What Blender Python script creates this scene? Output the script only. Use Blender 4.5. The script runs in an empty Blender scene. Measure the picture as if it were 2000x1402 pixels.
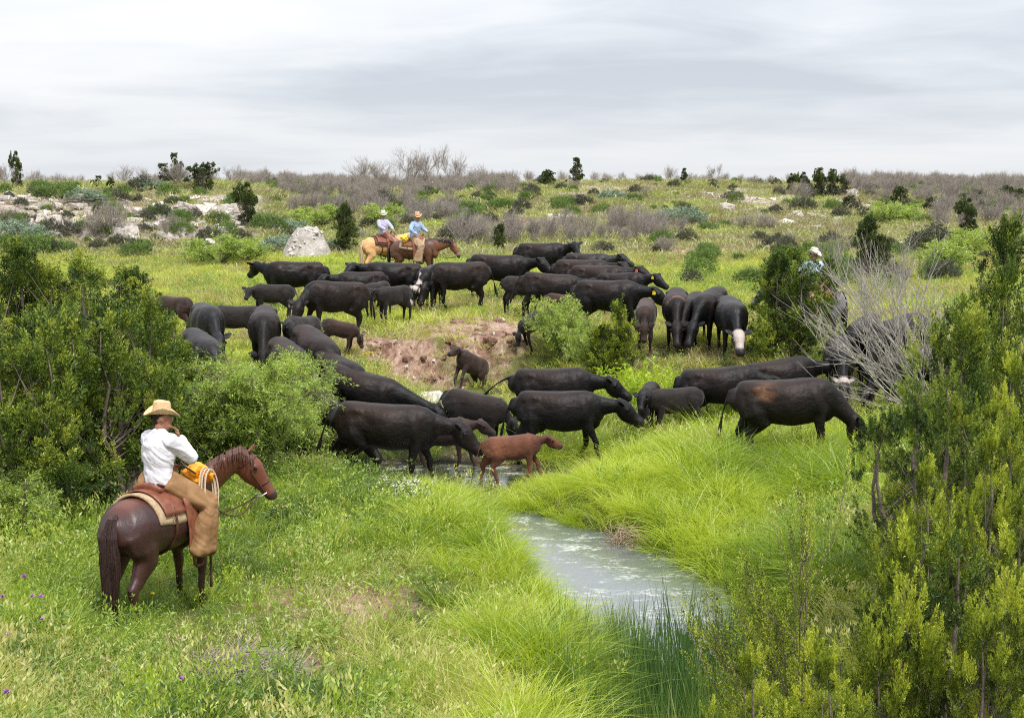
import bpy, math, random
import numpy as np
from mathutils import Vector, Matrix, Euler
from math import radians as R
sc = bpy.context.scene
COL = sc.collection
random.seed(7)
rng = np.random.default_rng(7)

# ---------------------------------------------------------------- camera
CAMZ = 5.2
FPX = 2778.0                       # focal length in pixels of the 2000 px wide photograph
PITCH = math.atan(346 / FPX)
cam_d = bpy.data.cameras.new('camera'); cam_d.sensor_width = 36; cam_d.lens = 36 * FPX / 2000
cam_d.clip_start = 0.1; cam_d.clip_end = 9000
cam = bpy.data.objects.new('camera', cam_d); COL.objects.link(cam)
cam.location = (0, 0, CAMZ); cam.rotation_euler = (math.pi / 2 - PITCH, 0, 0)
sc.camera = cam
sc.view_settings.view_transform = 'Standard'; sc.view_settings.look = 'None'
sc.view_settings.exposure = 0.70; sc.view_settings.gamma = 1.0
try: sc.view_settings.use_curve_mapping = False
except Exception: pass
sc.cycles.use_denoising = False; sc.cycles.filter_width = 1.1
sc.cycles.max_bounces = 6; sc.cycles.diffuse_bounces = 2; sc.cycles.glossy_bounces = 3
sc.cycles.transmission_bounces = 4; sc.cycles.transparent_max_bounces = 6

# ---------------------------------------------------------------- sky: overcast layer over a daylight sky
SUN_EL, SUN_AZ = 58.0, 150.0       # azimuth: clockwise from +Y, the sun stands high behind the camera's right shoulder
world = bpy.data.worlds.new('World'); sc.world = world; world.use_nodes = True
nt = world.node_tree; nt.nodes.clear()
def N(t, typ, **kw):
    n = t.nodes.new(typ)
    for k, v in kw.items():
        if hasattr(n, k): setattr(n, k, v)
    return n
def M_(t, op, a, b=None, c=None, clamp=False):
    n = t.nodes.new('ShaderNodeMath'); n.operation = op; n.use_clamp = clamp
    for i, v in enumerate((a, b, c)):
        if v is None: continue
        if isinstance(v, (int, float)): n.inputs[i].default_value = v
        else: t.links.new(v, n.inputs[i])
    return n.outputs[0]
def mixc(t, f, a, b, bt='MIX'):
    n = t.nodes.new('ShaderNodeMix'); n.data_type = 'RGBA'; n.blend_type = bt
    for i, v in ((0, f), (6, a), (7, b)):
        if isinstance(v, (int, float)): n.inputs[i].default_value = v
        elif isinstance(v, tuple): n.inputs[i].default_value = (v[0], v[1], v[2], 1)
        else: t.links.new(v, n.inputs[i])
    return n.outputs[2]
def ramp(t, fac, stops):
    n = t.nodes.new('ShaderNodeValToRGB'); e = n.color_ramp.elements
    while len(e) < len(stops): e.new(0.5)
    for k, (p, c) in enumerate(stops):
        e[k].position = p; e[k].color = (c, c, c, 1) if isinstance(c, (int, float)) else (c[0], c[1], c[2], 1)
    t.links.new(fac, n.inputs[0]); return n.outputs[0]
tc = N(nt, 'ShaderNodeTexCoord'); sep = N(nt, 'ShaderNodeSeparateXYZ'); nt.links.new(tc.outputs['Generated'], sep.inputs[0])
zc = M_(nt, 'MAXIMUM', sep.outputs[2], 0.0)
den = M_(nt, 'ADD', zc, 0.11)
cx = M_(nt, 'DIVIDE', sep.outputs[0], den); cy = M_(nt, 'DIVIDE', sep.outputs[1], den)
comb = N(nt, 'ShaderNodeCombineXYZ'); nt.links.new(cx, comb.inputs[0]); nt.links.new(cy, comb.inputs[1])
def noise(t, vec, scale, detail=4, rough=0.5, dist=0.0, out=0, loc=None, sca=None):
    if loc or sca:
        mp = N(t, 'ShaderNodeMapping'); t.links.new(vec, mp.inputs[0])
        if loc: mp.inputs[1].default_value = loc
        if sca: mp.inputs[3].default_value = sca
        vec = mp.outputs[0]
    n = N(t, 'ShaderNodeTexNoise'); n.inputs['Scale'].default_value = scale; n.inputs['Detail'].default_value = detail
    n.inputs['Roughness'].default_value = rough; n.inputs['Distortion'].default_value = dist
    t.links.new(vec, n.inputs['Vector']); return n.outputs[out]
n1 = noise(nt, comb.outputs[0], 0.62, 3, 0.45, 0.5, loc=(3.6, 1.2, 0), sca=(.8, .8, 1))
n2 = noise(nt, comb.outputs[0], 1.9, 6, 0.58, 0.4, loc=(9.1, 4.2, 0), sca=(.8, 1.0, 1))
nn = M_(nt, 'ADD', M_(nt, 'MULTIPLY', n1, 0.72), M_(nt, 'MULTIPLY', n2, 0.28))
cl = ramp(nt, nn, [(0.36, (0.44, 0.475, 0.53)), (0.46, (0.54, 0.57, 0.615)), (0.54, (0.635, 0.655, 0.685)), (0.63, (0.70, 0.705, 0.72))])
hz = M_(nt, 'POWER', M_(nt, 'SUBTRACT', 1.0, M_(nt, 'MULTIPLY', zc, 11.0), clamp=True), 1.6)
cl = mixc(nt, M_(nt, 'MULTIPLY', hz, 0.75), cl, (0.66, 0.68, 0.705))
gr = M_(nt, 'ADD', 0.97, M_(nt, 'MULTIPLY', zc, 1.25))      # an overcast sky is about three times as bright overhead as at the horizon
vm = N(nt, 'ShaderNodeVectorMath', operation='SCALE'); nt.links.new(cl, vm.inputs[0]); nt.links.new(gr, vm.inputs['Scale'])
skt = N(nt, 'ShaderNodeTexSky', sky_type='NISHITA'); skt.sun_disc = False
skt.sun_elevation = R(SUN_EL); skt.sun_rotation = R(SUN_AZ)
bg1 = N(nt, 'ShaderNodeBackground'); nt.links.new(skt.outputs[0], bg1.inputs[0]); bg1.inputs[1].default_value = 0.08
bg2 = N(nt, 'ShaderNodeBackground'); nt.links.new(vm.outputs[0], bg2.inputs[0]); bg2.inputs[1].default_value = 0.82
mx = N(nt, 'ShaderNodeMixShader'); mx.inputs[0].default_value = 0.94
nt.links.new(bg1.outputs[0], mx.inputs[1]); nt.links.new(bg2.outputs[0], mx.inputs[2])
wo = N(nt, 'ShaderNodeOutputWorld'); nt.links.new(mx.outputs[0], wo.inputs[0])

sun_d = bpy.data.lights.new('sun', 'SUN'); sun_d.energy = 2.4; sun_d.angle = R(11); sun_d.color = (1.0, 0.96, 0.9)
sun = bpy.data.objects.new('sun', sun_d); COL.objects.link(sun)
a, e = R(SUN_AZ), R(SUN_EL)
sdir = Vector((math.sin(a) * math.cos(e), math.cos(a) * math.cos(e), math.sin(e)))
sun.rotation_euler = sdir.to_track_quat('Z', 'Y').to_euler(); sun.location = sdir * 60

# ---------------------------------------------------------------- helpers
def tag(o, label=None, cat=None, group=None, kind=None):
    if label: o['label'] = label
    if cat: o['category'] = cat
    if group: o['group'] = group
    if kind: o['kind'] = kind
    return o
def link(name, me, mat=None, parent=None):
    o = bpy.data.objects.new(name, me); COL.objects.link(o)
    if mat is not None and not me.materials: me.materials.append(mat)
    if parent is not None: o.parent = parent
    return o
def empty(name, loc=(0, 0, 0), rz=0.0):
    o = bpy.data.objects.new(name, None); COL.objects.link(o); o.empty_display_size = 0.1
    o.location = loc; o.rotation_euler = (0, 0, rz); return o
def copy_tree(o, parent=None):
    c = o.copy(); COL.objects.link(c); c.parent = parent
    for ch in list(o.children): copy_tree(ch, c)
    return c
def np_mesh(name, V, F, attrs=None, smooth=False, mats=None, midx=None):
    """V (n,3); F a list of (m,k) index arrays"""
    me = bpy.data.meshes.new(name)
    V = np.ascontiguousarray(V, dtype=np.float32)
    F = [np.asarray(f, dtype=np.int32) for f in (F if isinstance(F, list) else [F]) if len(f)]
    me.vertices.add(len(V)); me.vertices.foreach_set('co', V.ravel())
    nl = sum(f.size for f in F); me.loops.add(nl)
    me.loops.foreach_set('vertex_index', np.concatenate([f.ravel() for f in F]))
    tot = np.concatenate([np.full(len(f), f.shape[1], dtype=np.int32) for f in F])
    st = np.concatenate([[0], np.cumsum(tot)[:-1]]).astype(np.int32)
    me.polygons.add(len(tot)); me.polygons.foreach_set('loop_start', st)
    try: me.polygons.foreach_set('loop_total', tot)
    except Exception: pass
    if smooth: me.polygons.foreach_set('use_smooth', np.ones(len(tot), dtype=bool))
    if midx is not None: me.polygons.foreach_set('material_index', np.asarray(midx, dtype=np.int32))
    for k, v in (attrs or {}).items():
        v = np.asarray(v, dtype=np.float32)
        if v.ndim == 1: at = me.attributes.new(k, 'FLOAT', 'POINT'); at.data.foreach_set('value', v)
        elif v.shape[1] == 3: at = me.attributes.new(k, 'FLOAT_VECTOR', 'POINT'); at.data.foreach_set('vector', v.ravel())
        else: at = me.attributes.new(k, 'FLOAT_COLOR', 'POINT'); at.data.foreach_set('color', v.ravel())
    me.update(calc_edges=True); me.validate()
    for m in (mats or []): me.materials.append(m)
    return me
def _h(ix, iy, s):
    v = (ix.astype(np.int64) * 374761393 + iy.astype(np.int64) * 668265263 + s * 1442695041) & 0xffffffff
    v = ((v ^ (v >> 13)) * 1274126177) & 0xffffffff
    return ((v ^ (v >> 16)) & 0xffffff) / float(0xffffff)
def vnoise(x, y, s=0):
    x = np.asarray(x, float); y = np.asarray(y, float)
    xi = np.floor(x).astype(np.int64); yi = np.floor(y).astype(np.int64); fx = x - xi; fy = y - yi
    fx = fx * fx * (3 - 2 * fx); fy = fy * fy * (3 - 2 * fy)
    a = _h(xi, yi, s); b = _h(xi + 1, yi, s); c = _h(xi, yi + 1, s); d = _h(xi + 1, yi + 1, s)
    return (a * (1 - fx) + b * fx) * (1 - fy) + (c * (1 - fx) + d * fx) * fy - 0.5
def fbm(x, y, s=0, o=4):
    r = 0; a = 1.0; f = 1.0
    for k in range(o):
        r = r + a * vnoise(x * f + 17.3 * k, y * f - 9.1 * k, s + k); a *= 0.5; f *= 2.03
    return r
def sstep(a, b, x):
    t = np.clip((x - a) / (b - a), 0, 1); return t * t * (3 - 2 * t)

# ---------------------------------------------------------------- terrain heights (water level is z = 0)
PX = np.array([-600, -300, 0, 350, 500, 600, 800, 1000, 1200, 1400, 1600, 1800, 2000, 2300, 2600], float)
ROWS = [
 (-20, [3.2]*15), (0, [3.2]*15),
 (6,   [2.0,2.0,2.0,1.9,1.8,1.8,1.7,1.6,1.6,1.6,1.7,1.8,2.0,2.1,2.2]),
 (10,  [1.1,1.1,1.0,.9,.8,.8,.7,.6,.5,.5,.8,1.1,1.4,1.6,1.7]),
 (14,  [.7,.7,.6,.4,.35,.35,.3,.25,.15,.10,.5,.9,1.2,1.4,1.5]),
 (17,  [.5,.5,.4,.25,.22,.22,.2,.15,.10,.12,.4,.8,1.1,1.3,1.4]),
 (20,  [.6,.5,.45,.3,.25,.22,.2,.15,.15,.3,.5,.7,1.0,1.2,1.3]),
 (23,  [.8,.7,.6,.4,.3,.25,.1,.1,.38,.55,.6,.7,1.0,1.2,1.3]),
 (25.5,[1.0,1.0,.9,.6,.3,.15,.04,.04,.12,.34,.42,.6,.9,1.2,1.3]),
 (28,  [1.2,1.2,1.1,.95,.8,.65,.3,.10,.08,.12,.22,.5,1.0,1.3,1.4]),
 (31,  [1.3,1.3,1.2,1.15,1.15,1.05,.42,.20,.40,.55,.65,.8,1.2,1.5,1.6]),
 (34,  [1.3,1.3,1.25,1.2,1.2,1.2,.75,.30,.75,1.0,1.1,1.2,1.4,1.7,1.8]),
 (35, [1.31,1.31,1.26,1.22,1.22,1.24,1.18,.42,.9,1.1,1.15,1.22,1.45,1.75,1.85]),
 (35.8,  [1.33,1.33,1.28,1.25,1.25,1.27,1.30,1.24,1.1,1.2,1.25,1.3,1.5,1.8,1.9]),
 (38,  [1.4,1.35,1.3,1.3,1.3,1.3,1.35,1.4,1.2,1.3,1.35,1.45,1.6,1.9,2.0]),
 (44,  [1.5]*7 + [1.45,1.4,1.5,1.5,1.6,1.8,2.1,2.2]),
 (52,  [1.7]*9 + [1.75,1.8,1.9,2.1,2.4,2.5]),
 (60,  [1.95,1.95,1.95,1.95,1.95,1.95,1.95,1.95,1.95,2.0,2.1,2.2,2.5,2.8,2.9]),
 (68,  [2.5,2.5,2.5,2.4,2.4,2.3,2.15,2.15,2.15,2.2,2.35,2.5,2.9,3.2,3.3]),
 (76,  [4.2,4.1,4.0,3.9,3.4,2.5,2.35,2.4,2.4,2.45,2.55,2.7,3.2,3.5,3.6]),
 (84,  [4.7,4.7,4.6,4.65,4.3,2.9,2.6,2.9,3.0,2.9,2.9,3.0,3.4,3.8,3.9]),
 (95,  [4.8,4.8,4.8,4.8,4.7,3.5,3.0,3.8,3.9,3.8,3.6,3.4,3.7,4.1,4.2]),
 (107, [4.85]*5 + [4.2,3.7,4.75,4.9,4.9,4.5,4.0,4.1,4.3,4.4]),
 (122, [4.9]*5 + [4.6,4.3,4.9,5.02,5.02,4.9,4.5,4.4,4.6,4.7]),
 (160, [4.9]*5 + [4.75,4.7,4.85,4.95,4.95,4.95,4.85,4.75,4.8,4.8]),
 (300, [4.95]*15), (3200, [4.9]*15)]
RY = np.array([r[0] for r in ROWS], float); TB = np.array([r[1] for r in ROWS], float)
def _cub(p0, p1, p2, p3, t):
    return 0.5 * ((2 * p1) + (-p0 + p2) * t + (2 * p0 - 5 * p1 + 4 * p2 - p3) * t * t + (-p0 + 3 * p1 - 3 * p2 + p3) * t ** 3)
def _table(X, Y):
    px = np.clip(1000 + FPX * X / np.maximum(Y, 12.0), PX[0], PX[-1] - 1e-6); Y = np.clip(Y, RY[0], RY[-1] - 1e-6)
    i = np.clip(np.searchsorted(PX, px, side='right') - 1, 0, len(PX) - 2); j = np.clip(np.searchsorted(RY, Y, side='right') - 1, 0, len(RY) - 2)
    tx = (px - PX[i]) / (PX[i + 1] - PX[i]); ty = (Y - RY[j]) / (RY[j + 1] - RY[j])
    ii = [np.clip(i + k, 0, len(PX) - 1) for k in (-1, 0, 1, 2)]; jj = [np.clip(j + k, 0, len(RY) - 1) for k in (-1, 0, 1, 2)]
    return _cub(*[_cub(*[TB[jr, ic] for ic in ii], tx) for jr in jj], ty)
# stream centre line: x, y, half width
STREAM = np.array([(1.9, 9.0, 1.0), (1.9, 13.5, 1.05), (1.95, 15.8, 1.12), (1.78, 17.2, 1.12), (1.45, 18.5, 1.12), (.95, 19.7, 1.0), (.38, 20.8, .78), (0.0, 21.7, .42),
                   (-.25, 22.4, .22), (-.6, 23.3, .3), (-.9, 24.2, .5)])
FORD = np.array([(-4.2, 25.6, .5), (-2.2, 25.2, 1.1), (-.6, 24.7, 1.2), (.8, 24.7, .7), (1.6, 25.2, .4)])
def pdist(X, Y, P):
    best = np.full(np.shape(X), 1e9); w = np.zeros(np.shape(X))
    for (x0, y0, w0), (x1, y1, w1) in zip(P[:-1], P[1:]):
        dx, dy = x1 - x0, y1 - y0; t = np.clip(((X - x0) * dx + (Y - y0) * dy) / (dx * dx + dy * dy), 0, 1)
        d = np.hypot(X - x0 - t * dx, Y - y0 - t * dy); m = d < best
        best = np.where(m, d, best); w = np.where(m, w0 + t * (w1 - w0), w)
    return best, w
def hgt(X, Y):
    X = np.asarray(X, float); Y = np.asarray(Y, float); sh = np.broadcast(X, Y).shape
    X = np.broadcast_to(X, sh); Y = np.broadcast_to(Y, sh)
    z = _table(X, Y)
    amp = 0.05 + 0.18 * sstep(55, 80, Y)
    z = z + fbm(X * 0.45, Y * 0.45, 3, 4) * amp + fbm(X * 2.1, Y * 2.1, 11, 3) * 0.05
    # ledges and gullies of the stony bluff
    bl = sstep(66, 70, Y) * (1 - sstep(86, 95, Y)) * (1 - sstep(-12, -8, X - 0.02 * Y))
    z = z + bl * fbm(X * 0.45, Y * 0.35, 40, 4) * 0.8
    zs = z / .55 + .5 * fbm(X * .2, Y * .2, 5, 2); z = np.where(bl > .01, z + bl * .55 * .8 * (np.floor(zs) + sstep(.55, .95, zs - np.floor(zs)) - zs), z)
    # rills of the washed bank
    bk = np.exp(-(((X + 1.4) / 2.6) ** 2) - ((Y - 34.5) / 3.0) ** 2)
    z = z + bk * (0.34 * fbm(X * 1.5, Y * 0.6, 21, 4) - 0.40 * np.abs(vnoise(X * 2.4 + Y * .5, Y * .35, 9)) + 0.16 * fbm(X * 4.5, Y * 2.2, 23, 3))
    zs = z / .42 + .8 * fbm(X * .7, Y * .7, 15, 3); bq = np.clip(bk * 1.6, 0, 1); z = np.where(bk > .02, z + bq * .42 * .85 * (np.floor(zs) + sstep(.60, .95, zs - np.floor(zs)) - zs + .8 * fbm(X * .7, Y * .7, 15, 3) * 0), z)
    near = Y < 30
    z = np.where(near, np.maximum(z, 0.05 + 0.03 * vnoise(X * 3, Y * 3, 2)), z)
    d, w = pdist(X, Y, STREAM)
    w = w + 0.16 * fbm(X * 1.4, Y * 1.4, 31, 3)
    z = np.where(near, -0.16 + (z + 0.16) * sstep(w - 0.25, w + 0.55, d), z)
    d, w = pdist(X, Y, FORD)
    f = (1 - sstep(w - .3, w + .5, d)) * near
    z = z * (1 - f) + f * (-0.022 + 0.11 * fbm(X * 1.7, Y * 3.2, 51, 4))
    return z
def h1(x, y): return float(hgt(np.array([x]), np.array([y]))[0])
_F = np.array([0, math.cos(PITCH), -math.sin(PITCH)]); _U = np.array([0, math.sin(PITCH), math.cos(PITCH)])
_T = np.geomspace(5, 420, 3500)
def ray(px, py): return _F + _U * (701 - py) / FPX + np.array([1.0, 0, 0]) * (px - 1000) / FPX
def hit(px, py, H=0.0, t0=6.0):
    """the first point along the line of sight that lies H above the ground"""
    d = ray(px, py); T = _T[_T > t0]; P = d[None] * T[:, None]; P[:, 2] += CAMZ
    below = P[:, 2] < hgt(P[:, 0], P[:, 1]) + H
    k = int(np.argmax(below)) if below.any() else len(T) - 1
    return Vector((P[k, 0], P[k, 1], P[k, 2] - H))
def atY(px, Y):
    """a point on the ground Y metres ahead, seen at pixel column px"""
    x = (px - 1000) / FPX * Y
    for _ in range(3):
        z = h1(x, Y); x = (px - 1000) / FPX * (Y * math.cos(PITCH) + (CAMZ - z) * math.sin(PITCH))
    return Vector((x, Y, h1(x, Y)))
def proj(p):
    v = np.array(p) - np.array([0, 0, CAMZ]); d = v @ _F
    return 1000 + FPX * v[0] / d, 701 - FPX * (v @ _U) / d, d
# ---------------------------------------------------------------- materials
def mat(name):
    m = bpy.data.materials.new(name); m.use_nodes = True; m.node_tree.nodes.clear(); return m, m.node_tree
def attr(t, name, typ='GEOMETRY'):
    n = N(t, 'ShaderNodeAttribute'); n.attribute_name = name; n.attribute_type = typ; return n
def objpos(t): return N(t, 'ShaderNodeTexCoord').outputs['Object']
def wpos(t): return N(t, 'ShaderNodeNewGeometry').outputs['Position']
def bump(t, h, s=0.3, d=0.02):
    b = N(t, 'ShaderNodeBump'); b.inputs['Strength'].default_value = s; b.inputs['Distance'].default_value = d; t.links.new(h, b.inputs['Height']); return b.outputs[0]
def princ(t, col, rough=0.6, spec=0.3, nrm=None, **kw):
    p = N(t, 'ShaderNodeBsdfPrincipled')
    if isinstance(col, tuple): p.inputs['Base Color'].default_value = (*col, 1)
    else: t.links.new(col, p.inputs['Base Color'])
    if isinstance(rough, (int, float)): p.inputs['Roughness'].default_value = rough
    else: t.links.new(rough, p.inputs['Roughness'])
    p.inputs['Specular IOR Level'].default_value = spec
    for k, v in kw.items(): p.inputs[k.replace('_', ' ')].default_value = v
    if nrm is not None: t.links.new(nrm, p.inputs['Normal'])
    o = N(t, 'ShaderNodeOutputMaterial'); t.links.new(p.outputs[0], o.inputs[0]); return p
def leaf_mat(name, stops, trans=0.35, inst=False, gloss=0.05, nscale=1.2, nstr=0.35):
    """stops: colours from old to fresh growth; picked by the plant's own tint attribute and a slow noise over the ground"""
    m, t = mat(name)
    f = attr(t, 'tint').outputs['Fac']
    if inst: f = M_(t, 'ADD', M_(t, 'MULTIPLY', f, 0.45), M_(t, 'MULTIPLY', attr(t, 'itint', 'INSTANCER').outputs['Fac'], 0.75))
    nz = noise(t, wpos(t), nscale, 3, 0.6)
    f = M_(t, 'ADD', f, M_(t, 'MULTIPLY', M_(t, 'SUBTRACT', nz, 0.5), nstr * 2), clamp=True)
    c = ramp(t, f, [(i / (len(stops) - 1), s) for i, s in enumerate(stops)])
    dif = N(t, 'ShaderNodeBsdfDiffuse'); t.links.new(c, dif.inputs[0])
    tr = N(t, 'ShaderNodeBsdfTranslucent'); t.links.new(mixc(t, 1.0, c, (1.25, 1.2, .75), 'MULTIPLY'), tr.inputs[0])
    mx = N(t, 'ShaderNodeMixShader'); mx.inputs[0].default_value = trans; t.links.new(dif.outputs[0], mx.inputs[1]); t.links.new(tr.outputs[0], mx.inputs[2])
    gl = N(t, 'ShaderNodeBsdfGlossy'); gl.inputs['Roughness'].default_value = 0.45; gl.inputs[0].default_value = (0.8, 0.85, 0.8, 1)
    m2 = N(t, 'ShaderNodeMixShader'); m2.inputs[0].default_value = gloss; t.links.new(mx.outputs[0], m2.inputs[1]); t.links.new(gl.outputs[0], m2.inputs[2])
    o = N(t, 'ShaderNodeOutputMaterial'); t.links.new(m2.outputs[0], o.inputs[0]); return m
def rough_mat(name, c1, c2, scale=8, rough=0.8, spec=0.2, bs=0.3, bd=0.01, detail=5, **kw):
    m, t = mat(name); n = noise(t, objpos(t), scale, detail, 0.6)
    princ(t, ramp(t, n, [(0.35, c1), (0.65, c2)]), rough, spec, bump(t, n, bs, bd), **kw); return m
G = dict(
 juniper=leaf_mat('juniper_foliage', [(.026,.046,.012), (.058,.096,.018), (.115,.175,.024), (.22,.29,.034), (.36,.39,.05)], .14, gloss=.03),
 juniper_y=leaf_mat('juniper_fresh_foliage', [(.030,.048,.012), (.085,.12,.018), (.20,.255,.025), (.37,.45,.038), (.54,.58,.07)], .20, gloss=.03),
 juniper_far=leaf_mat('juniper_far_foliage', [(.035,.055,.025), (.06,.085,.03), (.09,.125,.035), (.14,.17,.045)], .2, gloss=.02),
 mesquite=leaf_mat('mesquite_foliage', [(.13,.20,.035), (.24,.35,.055), (.38,.50,.09), (.50,.60,.13)], .42),
 weed=leaf_mat('weed_leaves', [(.22,.36,.02), (.38,.52,.02), (.52,.62,.035)], .42),
 sage=leaf_mat('sage_foliage', [(.16,.22,.15), (.26,.34,.25), (.36,.44,.34)], .2),
 bushgreen=leaf_mat('green_bush_foliage', [(.07,.12,.03), (.13,.21,.04), (.22,.32,.06)], .3),
 bush_drab=leaf_mat('drab_bush_foliage', [(.06,.07,.045), (.10,.10,.065), (.15,.14,.09)], .15),
)
G['grass'] = leaf_mat('meadow_grass_blades', [(.07,.115,.022), (.15,.235,.028), (.27,.39,.04), (.40,.50,.07), (.54,.52,.20)], .38, True, nscale=.9, nstr=.5)
G['lush'] = leaf_mat('lush_grass_blades', [(.10,.17,.02), (.22,.33,.02), (.37,.48,.03), (.52,.60,.07)], .45, True, nscale=.9, nstr=.5)
G['short'] = leaf_mat('short_grass_blades', [(.38,.31,.18), (.40,.37,.13), (.48,.50,.11), (.52,.60,.075)], .38, True, nscale=.16, nstr=.6)
G['hill'] = leaf_mat('hill_grass_blades', [(.36,.29,.20), (.33,.31,.15), (.37,.40,.13), (.42,.49,.11)], .3, True, nscale=.12, nstr=.6)
G['reed'] = leaf_mat('reed_blades', [(.045,.095,.03), (.085,.17,.04), (.16,.27,.055), (.34,.40,.14)], .35, True)
G['forb'] = leaf_mat('forb_leaves', [(.06,.12,.03), (.14,.22,.045), (.24,.35,.06), (.36,.46,.11)], .35, True, nscale=1.2, nstr=.5)
G['dry'] = leaf_mat('dry_grass_blades', [(.26,.19,.11), (.42,.33,.19), (.55,.47,.27)], .25, True)
BARK = rough_mat('bark', (.10,.075,.06), (.22,.18,.15), 30)
DEADW = rough_mat('weathered_dead_wood', (.27,.24,.21), (.50,.46,.42), 14)
DEADF = rough_mat('grey_brush_twigs', (.24,.205,.175), (.42,.37,.33), 6)

# ---------------------------------------------------------------- vectorised plant pieces
def unit(v): return v / np.maximum(np.linalg.norm(v, axis=-1, keepdims=True), 1e-9)
def segs(P0, P1, R0, R1, n=3):
    """tapered n-sided twigs"""
    P0, P1 = np.asarray(P0, float), np.asarray(P1, float); R0 = np.asarray(R0, float); R1 = np.asarray(R1, float)
    d = unit(P1 - P0); a = np.where(np.abs(d[:, 2:3]) > .9, np.array([[1., 0, 0]]), np.array([[0, 0, 1.]]))
    s = unit(np.cross(d, a)); u = np.cross(s, d); m = len(P0); V = np.zeros((m, 2 * n, 3))
    for k in range(n):
        c, q = math.cos(2 * math.pi * k / n), math.sin(2 * math.pi * k / n)
        V[:, k] = P0 + (s * c + u * q) * R0[:, None]; V[:, n + k] = P1 + (s * c + u * q) * R1[:, None]
    b = (np.arange(m) * 2 * n)[:, None]
    F = np.concatenate([b + np.array([[k, (k + 1) % n, n + (k + 1) % n, n + k]]) for k in range(n)])
    return V.reshape(-1, 3), F
def rhombs(P, D, L, W, side=None):
    """one leaf per point: base, two sides, tip"""
    m = len(P); D = unit(D); r = unit(rng.normal(size=(m, 3))) if side is None else side
    s = unit(np.cross(D, r)); nrm = np.cross(s, D); L = np.broadcast_to(L, (m,))[:, None]; W = np.broadcast_to(W, (m,))[:, None]
    V = np.stack([P, P + D * L * .45 + s * W * .5 + nrm * W * .12, P + D * L, P + D * L * .45 - s * W * .5 + nrm * W * .12], 1)
    return V.reshape(-1, 3), (np.arange(m) * 4)[:, None] + np.array([[0, 1, 2, 3]])
def plumes(P, D, L, n, spread, ll, lw, tint, droop=0.0, out=.75, tj=.12):
    """sprays of small leaves along short twigs"""
    m = len(P); D = unit(D); t = rng.random((m, n)) ** .8; rad = unit(rng.normal(size=(m, n, 3)))
    rad = rad - D[:, None] * np.sum(rad * D[:, None], -1, keepdims=True)
    L = np.broadcast_to(L, (m,))[:, None]
    pos = P[:, None] + D[:, None] * (t * L)[..., None] + rad * (spread * (1.08 - t) ** .7 * rng.random((m, n)) ** .5)[..., None]
    pos[..., 2] -= droop * (t * L) ** 2
    ld = D[:, None] * (1 - out * .5) + rad * out + rng.normal(size=(m, n, 3)) * .25
    ld[..., 2] -= droop * .5
    Ls = ll * (0.6 + .8 * rng.random((m, n)))
    V, F = rhombs(pos.reshape(-1, 3), ld.reshape(-1, 3), Ls.ravel(), Ls.ravel() * lw / ll)
    tt = np.clip(tint[:, None] + rng.normal(size=(m, n)) * tj, 0, 1)
    return V, F, np.repeat(tt.ravel(), 4)
def merge(parts):
    Vs, Fs, Ts, off = [], [], [], 0
    for p in parts:
        V, F = p[0], p[1]; Vs.append(V); Fs.append(F + off); off += len(V); Ts.append(p[2] if len(p) > 2 else np.full(len(V), .5))
    return np.concatenate(Vs), Fs, np.concatenate(Ts)

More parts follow.
